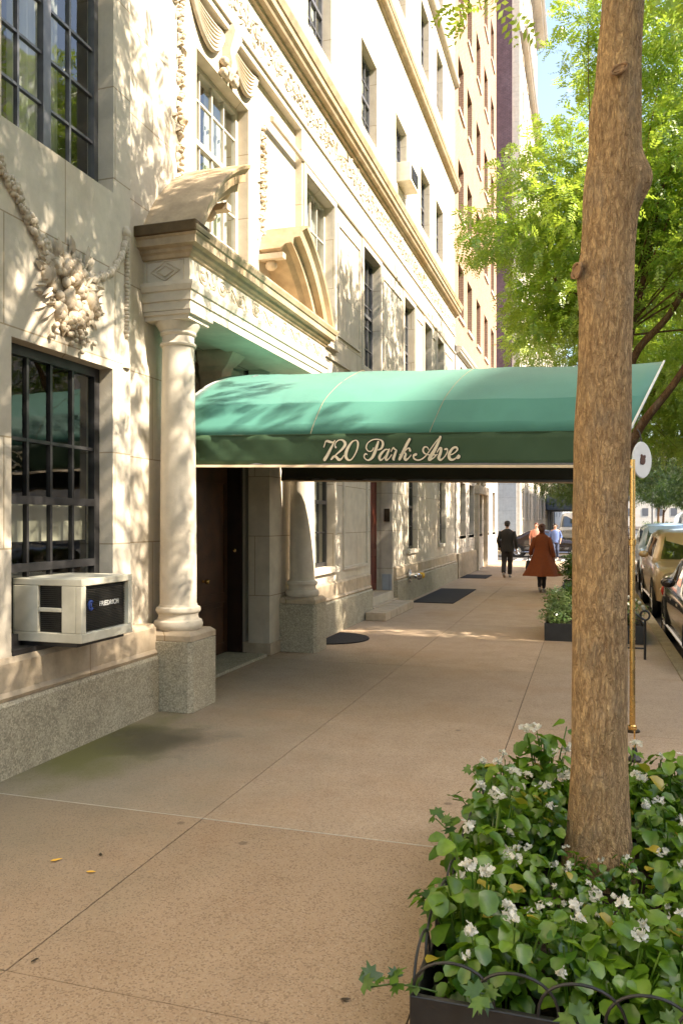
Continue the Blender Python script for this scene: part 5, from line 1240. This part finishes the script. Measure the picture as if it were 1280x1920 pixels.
def begonia(seed, H=.33, W=.17, nst=8, flowers=3):
    g = random.Random(seed); lf = MB(); fl_ = MB(); stm = MB()
    def leaf(c, n, s, ax):
        c = Vector(c); n = Vector(n).normalized(); t = (Vector(ax) - n * Vector(ax).dot(n)).normalized(); b = n.cross(t); o = len(lf.v); K_ = 9
        pts = [c - t * s * .15]
        for k in range(K_):
            q = -PI + 2 * PI * (k + .5) / K_; rad = s * (1 + .12 * math.cos(q)) * (.82 if abs(abs(q) - PI) < .5 else 1); rx, ry = rad * math.cos(q) * 1.15, rad * math.sin(q) * .92
            pts.append(c + t * (rx + s * .25) + b * ry + n * (.30 * s * (abs(ry) / s) ** 1.5 - .16 * s * (rx / s) ** 2 + .05 * s * math.sin(q * 4 + seed)))
        lf.add(pts, [(0, 1 + k, 1 + (k + 1) % K_) for k in range(K_)])
    for s_ in range(nst):
        a_ = g.uniform(0, 2 * PI); d = W * g.random() ** .6; hh = H * g.uniform(.65, 1.15); bx, by = d * .3 * math.cos(a_), d * .3 * math.sin(a_); tx, ty = d * math.cos(a_), d * math.sin(a_)
        stm.tube([(bx, by, 0), (bx * .5 + tx * .5, by * .5 + ty * .5, hh * .6), (tx, ty, hh)], .004, 4)
        for k in range(7):
            t = .25 + .75 * k / 6; px, py, pz = bx + (tx - bx) * t, by + (ty - by) * t, hh * t; q = a_ + k * 2.4 + g.uniform(-.5, .5); out = g.uniform(.03, .065)
            leaf((px + out * math.cos(q), py + out * math.sin(q), pz + .012), (.75 * math.cos(q) * g.uniform(.1, 1.2) + g.gauss(0, .25), .75 * math.sin(q) * g.uniform(.1, 1.2) + g.gauss(0, .25), 1), g.uniform(.025, .046), (math.cos(q), math.sin(q), -.2))
        if s_ < flowers:
            fx, fy, fz_ = tx + g.uniform(-.02, .02), ty + g.uniform(-.02, .02), hh + g.uniform(.03, .055)
            stm.tube([(tx, ty, hh * .9), (fx, fy, fz_)], .0025, 4)
            for k in range(g.randint(9, 14)):
                c = Vector((fx + g.gauss(0, .012), fy + g.gauss(0, .012), fz_ + g.gauss(0, .010))); n0 = Vector((g.gauss(0, .7), g.gauss(0, .7), .6)).normalized(); t = n0.orthogonal().normalized(); b = n0.cross(t)
                for p in range(4):
                    q = p * PI / 2 + k; dv = t * math.cos(q) + b * math.sin(q); ev = n0.cross(dv); L = .015 if p % 2 else .012
                    fl_.add([c, c + dv * L * .6 + ev * L * .55 + n0 * .003, c + dv * L * 1.1 + n0 * .005, c + dv * L * .6 - ev * L * .55 + n0 * .003], [(0, 1, 2, 3)])
    return lf, fl_, stm
protos = []
def place_begonia(i, x, y, rz, sc, label):
    k = i % 6
    if len(protos) <= k:
        p = thing('begonia_plant', label, 'plant', (0, 0, 0), 'white begonias in the tree bed'); lf, fl_, stm = begonia(100 + k, .30 + .03 * (k % 3), .16, 11, (1, 2, 3, 2, 1, 2)[k % 6])
        lf.build('foliage', 'begonia', p, recalc=False, smooth=70); fl_.build('flowers', 'petal', p, recalc=False); stm.build('stem', 'begonia', p)
        p.location = (x, y, .145); p.rotation_euler = (0, 0, rz); p.scale = (sc,) * 3; protos.append(p)
    else: dup(protos[k], (x, y, .145), rz, label, 'white begonias in the tree bed', sc)
rr = random.Random(12); i = 0; yy = BY0 + .17
while yy < BY1 - .05:
    xx = BX0 + .10 + rr.uniform(0, .08)
    while xx < BX1 - .04:
        if math.hypot(xx - .06, yy - 3.75) > .20:
            front_ = yy < 2.75; back_ = yy > 4.2; left_ = xx < -.25
            lab = ('white flowering begonia in the front row behind the hooped edging' if front_ else 'tall white begonia at the far end of the tree bed, behind the trunk' if back_ else
                   'white begonia along the pavement side of the tree bed, left of the trunk' if left_ else 'white begonia in front of the trunk in the middle of the tree bed' if yy < 3.75 and xx < .4 else
                   'white begonia right of the trunk on the kerb side of the tree bed')
            place_begonia(i, xx + rr.uniform(-.03, .03), yy, rr.uniform(0, 6.28), rr.uniform(.72, 1.12) * (1.0 if back_ else .80 if front_ else (.98 if left_ else .55 if (2.85 < yy < 3.7 and abs(xx - .06) < .3) else .80)), lab); i += 1
        xx += rr.uniform(.15, .21)
    yy += .19
def ivy(seed, start, dirs, n):
    g = random.Random(seed); lf = MB(); st_ = MB(); p = Vector(start); pts = [tuple(p)]; d = Vector(dirs)
    for k in range(n):
        p = p + d * .05 + Vector((g.gauss(0, .012), g.gauss(0, .012), g.gauss(0, .010))); d.z -= .05; pts.append(tuple(p))
        for q in range(2):
            a_ = g.uniform(0, 6.28); nrm = Vector((g.gauss(0, .5) + d.x * .5, g.gauss(0, .5) + d.y * .5 - .3, 1)).normalized(); t = nrm.orthogonal().normalized(); b = nrm.cross(t); t, b = t * math.cos(a_) + b * math.sin(a_), b * math.cos(a_) - t * math.sin(a_)
            c = p + t * .025 + Vector((0, 0, .012)); s_ = g.uniform(.026, .042); shp = [(0, -.5), (-.55, -.75), (-1.0, -.1), (-.45, .1), (-.6, .65), (-.18, .5), (0, 1.15), (.18, .5), (.6, .65), (.45, .1), (1.0, -.1), (.55, -.75)]
            lf.add([c] + [c + (b * u_ + t * v_) * s_ + nrm * s_ * (-.18 * (u_ * u_ + v_ * v_) + .1) for u_, v_ in shp], [(0, 1 + m_, 1 + (m_ + 1) % 12) for m_ in range(12)])
    st_.tube(pts, .0028, 5)
    return lf, st_
IV = [((-.45, 2.46, .27), (-.7, -.3, .3), 5, 'ivy sprig reaching out over the near left corner of the tree bed'), ((-.05, 2.44, .30), (.2, -.6, .1), 5, 'bright ivy trail spilling over the front edging below the hoops'), ((.20, 2.45, .30), (.3, -.6, .1), 6, 'ivy trail over the front edging at the lower right'),
      ((-.46, 3.3, .30), (-.6, .3, .4), 5, 'ivy sprig poking out of the left edging beside the pavement joint'), ((-.47, 2.85, .30), (-.5, .2, .2), 5, 'dark ivy hanging on the left edging near the front corner'), ((-.47, 3.75, .32), (-.6, .2, .35), 5, 'ivy sprig on the left edging level with the trunk'), ((-.46, 4.2, .3), (-.4, .3, .4), 5, 'ivy sprig on the left edging beyond the trunk'),
      ((.45, 2.45, .3), (.1, -.5, .2), 5, 'ivy trail on the front edging toward the kerb'), ((-.30, 2.44, .30), (-.1, -.5, .2), 4, 'short ivy trail below the first hoop of the front edging'), ((-.47, 3.05, .27), (-.3, -.3, .2), 6, 'leafy ivy clump over the left hoops')]
for k, (s_, d_, n, lab) in enumerate(IV):
    t = thing('ivy_vine', lab, 'ivy', s_, 'ivy trailing over the bed edging'); lf, st_ = ivy(k + 5, s_, d_, n); lf.build('foliage', 'ivy', t, recalc=False, smooth=70); st_.build('stem', 'ivy', t)
# beds and planters farther on
def shrub(name, label, c, rad, n, mt, cat, seed, leafw=.035, leafl=.06, per=42, white=True):
    t = thing(name, label, cat, (c[0], c[1], c[2] - rad[2])); cls = clumps_in(c, rad, n, .09, .17, seed); g = np.random.default_rng(seed)
    V, Q = frond_crown(cls, per * 12, .09, 2, leafw, leafl, seed, droop=-.1); np_mesh('foliage', V, Q, mt, t)
    if white:
        f = MB(); r_ = random.Random(seed)
        for k in range(40):
            u_ = Vector((r_.gauss(0, 1), r_.gauss(0, 1), abs(r_.gauss(0, 1)))).normalized(); f.ell((c[0] + u_.x * rad[0] * 1.15, c[1] + u_.y * rad[1] * 1.15, c[2] + u_.z * rad[2] * 1.2), r_.uniform(.015, .03), 6, 4)
        f.build('flowers', 'petal', t)
    st_ = MB(); st_.tube([(c[0], c[1], c[2] - rad[2] - .05), (c[0] + .02, c[1], c[2])], .015, 6); st_.build('stem', 'bark_far', t)
    return t
def planter(label, x0, x1, y0, y1, h):
    t = thing('planter_box', label, 'planter', ((x0 + x1) / 2, (y0 + y1) / 2, 0), 'black planter boxes along the kerb')
    m = MB()
    for a_, b_, c_, d_ in ((x0, x1, y0, y0 + .02), (x0, x1, y1 - .02, y1), (x0, x0 + .02, y0 + .021, y1 - .021), (x1 - .02, x1, y0 + .021, y1 - .021)): m.box(a_, b_, c_, d_, .002, h)
    m.build('panel', 'blackmetal', t, bevel=.004); MB().box(x0 + .02, x1 - .02, y0 + .02, y1 - .02, .003, h - .04).build('soil', 'soil', t)
planter('black edging round the second tree bed, beyond the near trunk', -.60, .80, 11.95, 13.7, .26)
shrub('flowering_shrub', 'pale green flowering shrub spilling over the left end of the second tree bed', (-.36, 12.3, .48), (.26, .28, .24), 22, 'variegated', 'shrub', 3, white=False)
shrub('flowering_shrub', 'green shrub on the kerb side of the second tree bed behind the brass pole', (.5, 12.4, .42), (.28, .3, .2), 16, 'variegated', 'shrub', 4)
shrub('flowering_shrub', 'dark green shrub behind the pale one in the second tree bed', (-.25, 13.2, .5), (.3, .3, .3), 18, 'ivy', 'shrub', 5, white=False)
planter('black edging round the third tree bed, right of the woman in the rust coat', -.55, .8, 18.9, 20.8, .28)
shrub('flowering_shrub', 'dark bushy shrub at the left end of the third tree bed', (-.30, 19.3, .62), (.26, .3, .38), 26, 'ivy', 'shrub', 6, white=False)
shrub('flowering_shrub', 'green shrub on the kerb side of the third tree bed', (.5, 19.6, .5), (.25, .4, .25), 18, 'variegated', 'shrub', 7)
planter('black edging round the corner tree bed', -.55, .8, 27.6, 29.4, .28)
shrub('flowering_shrub', 'leafy shrub in the corner tree bed', (-.1, 28.2, .55), (.4, .4, .3), 22, 'ivy', 'shrub', 9)
TG = thing('tree_guard', 'black iron guard with scrolled ends standing beside the brass pole at the kerb', 'guard', (.55, 10.7, 0))
MB().box(.36, .44, 10.69, 10.71, .06, .56).build('panel', 'blackmetal', TG, bevel=.004)
for x in (.40, .70):
    MB().tube([(x, 10.7, 0), (x, 10.7, .5)], .016, 8).build('leg', 'blackmetal', TG)
    MB().tube([(x, 10.7 + 0, .5)] + [(x + .055 * math.sin(t), 10.7, .56 + .06 - .06 * math.cos(t) - .06) for t in [i * .5 for i in range(13)]], .013, 8).build('scroll', 'blackmetal', TG, smooth=50)
MB().tube([(.40, 10.7, .5), (.55, 10.7, .6), (.70, 10.7, .5)], .014, 8).build('rail', 'blackmetal', TG, smooth=50)
MB().tube([(.40, 10.7, .14), (.70, 10.7, .14)], .012, 8).build('rail', 'blackmetal', TG, smooth=50)
for o in list(bpy.data.objects):
    if '_o' in o.keys(): del o['_o']
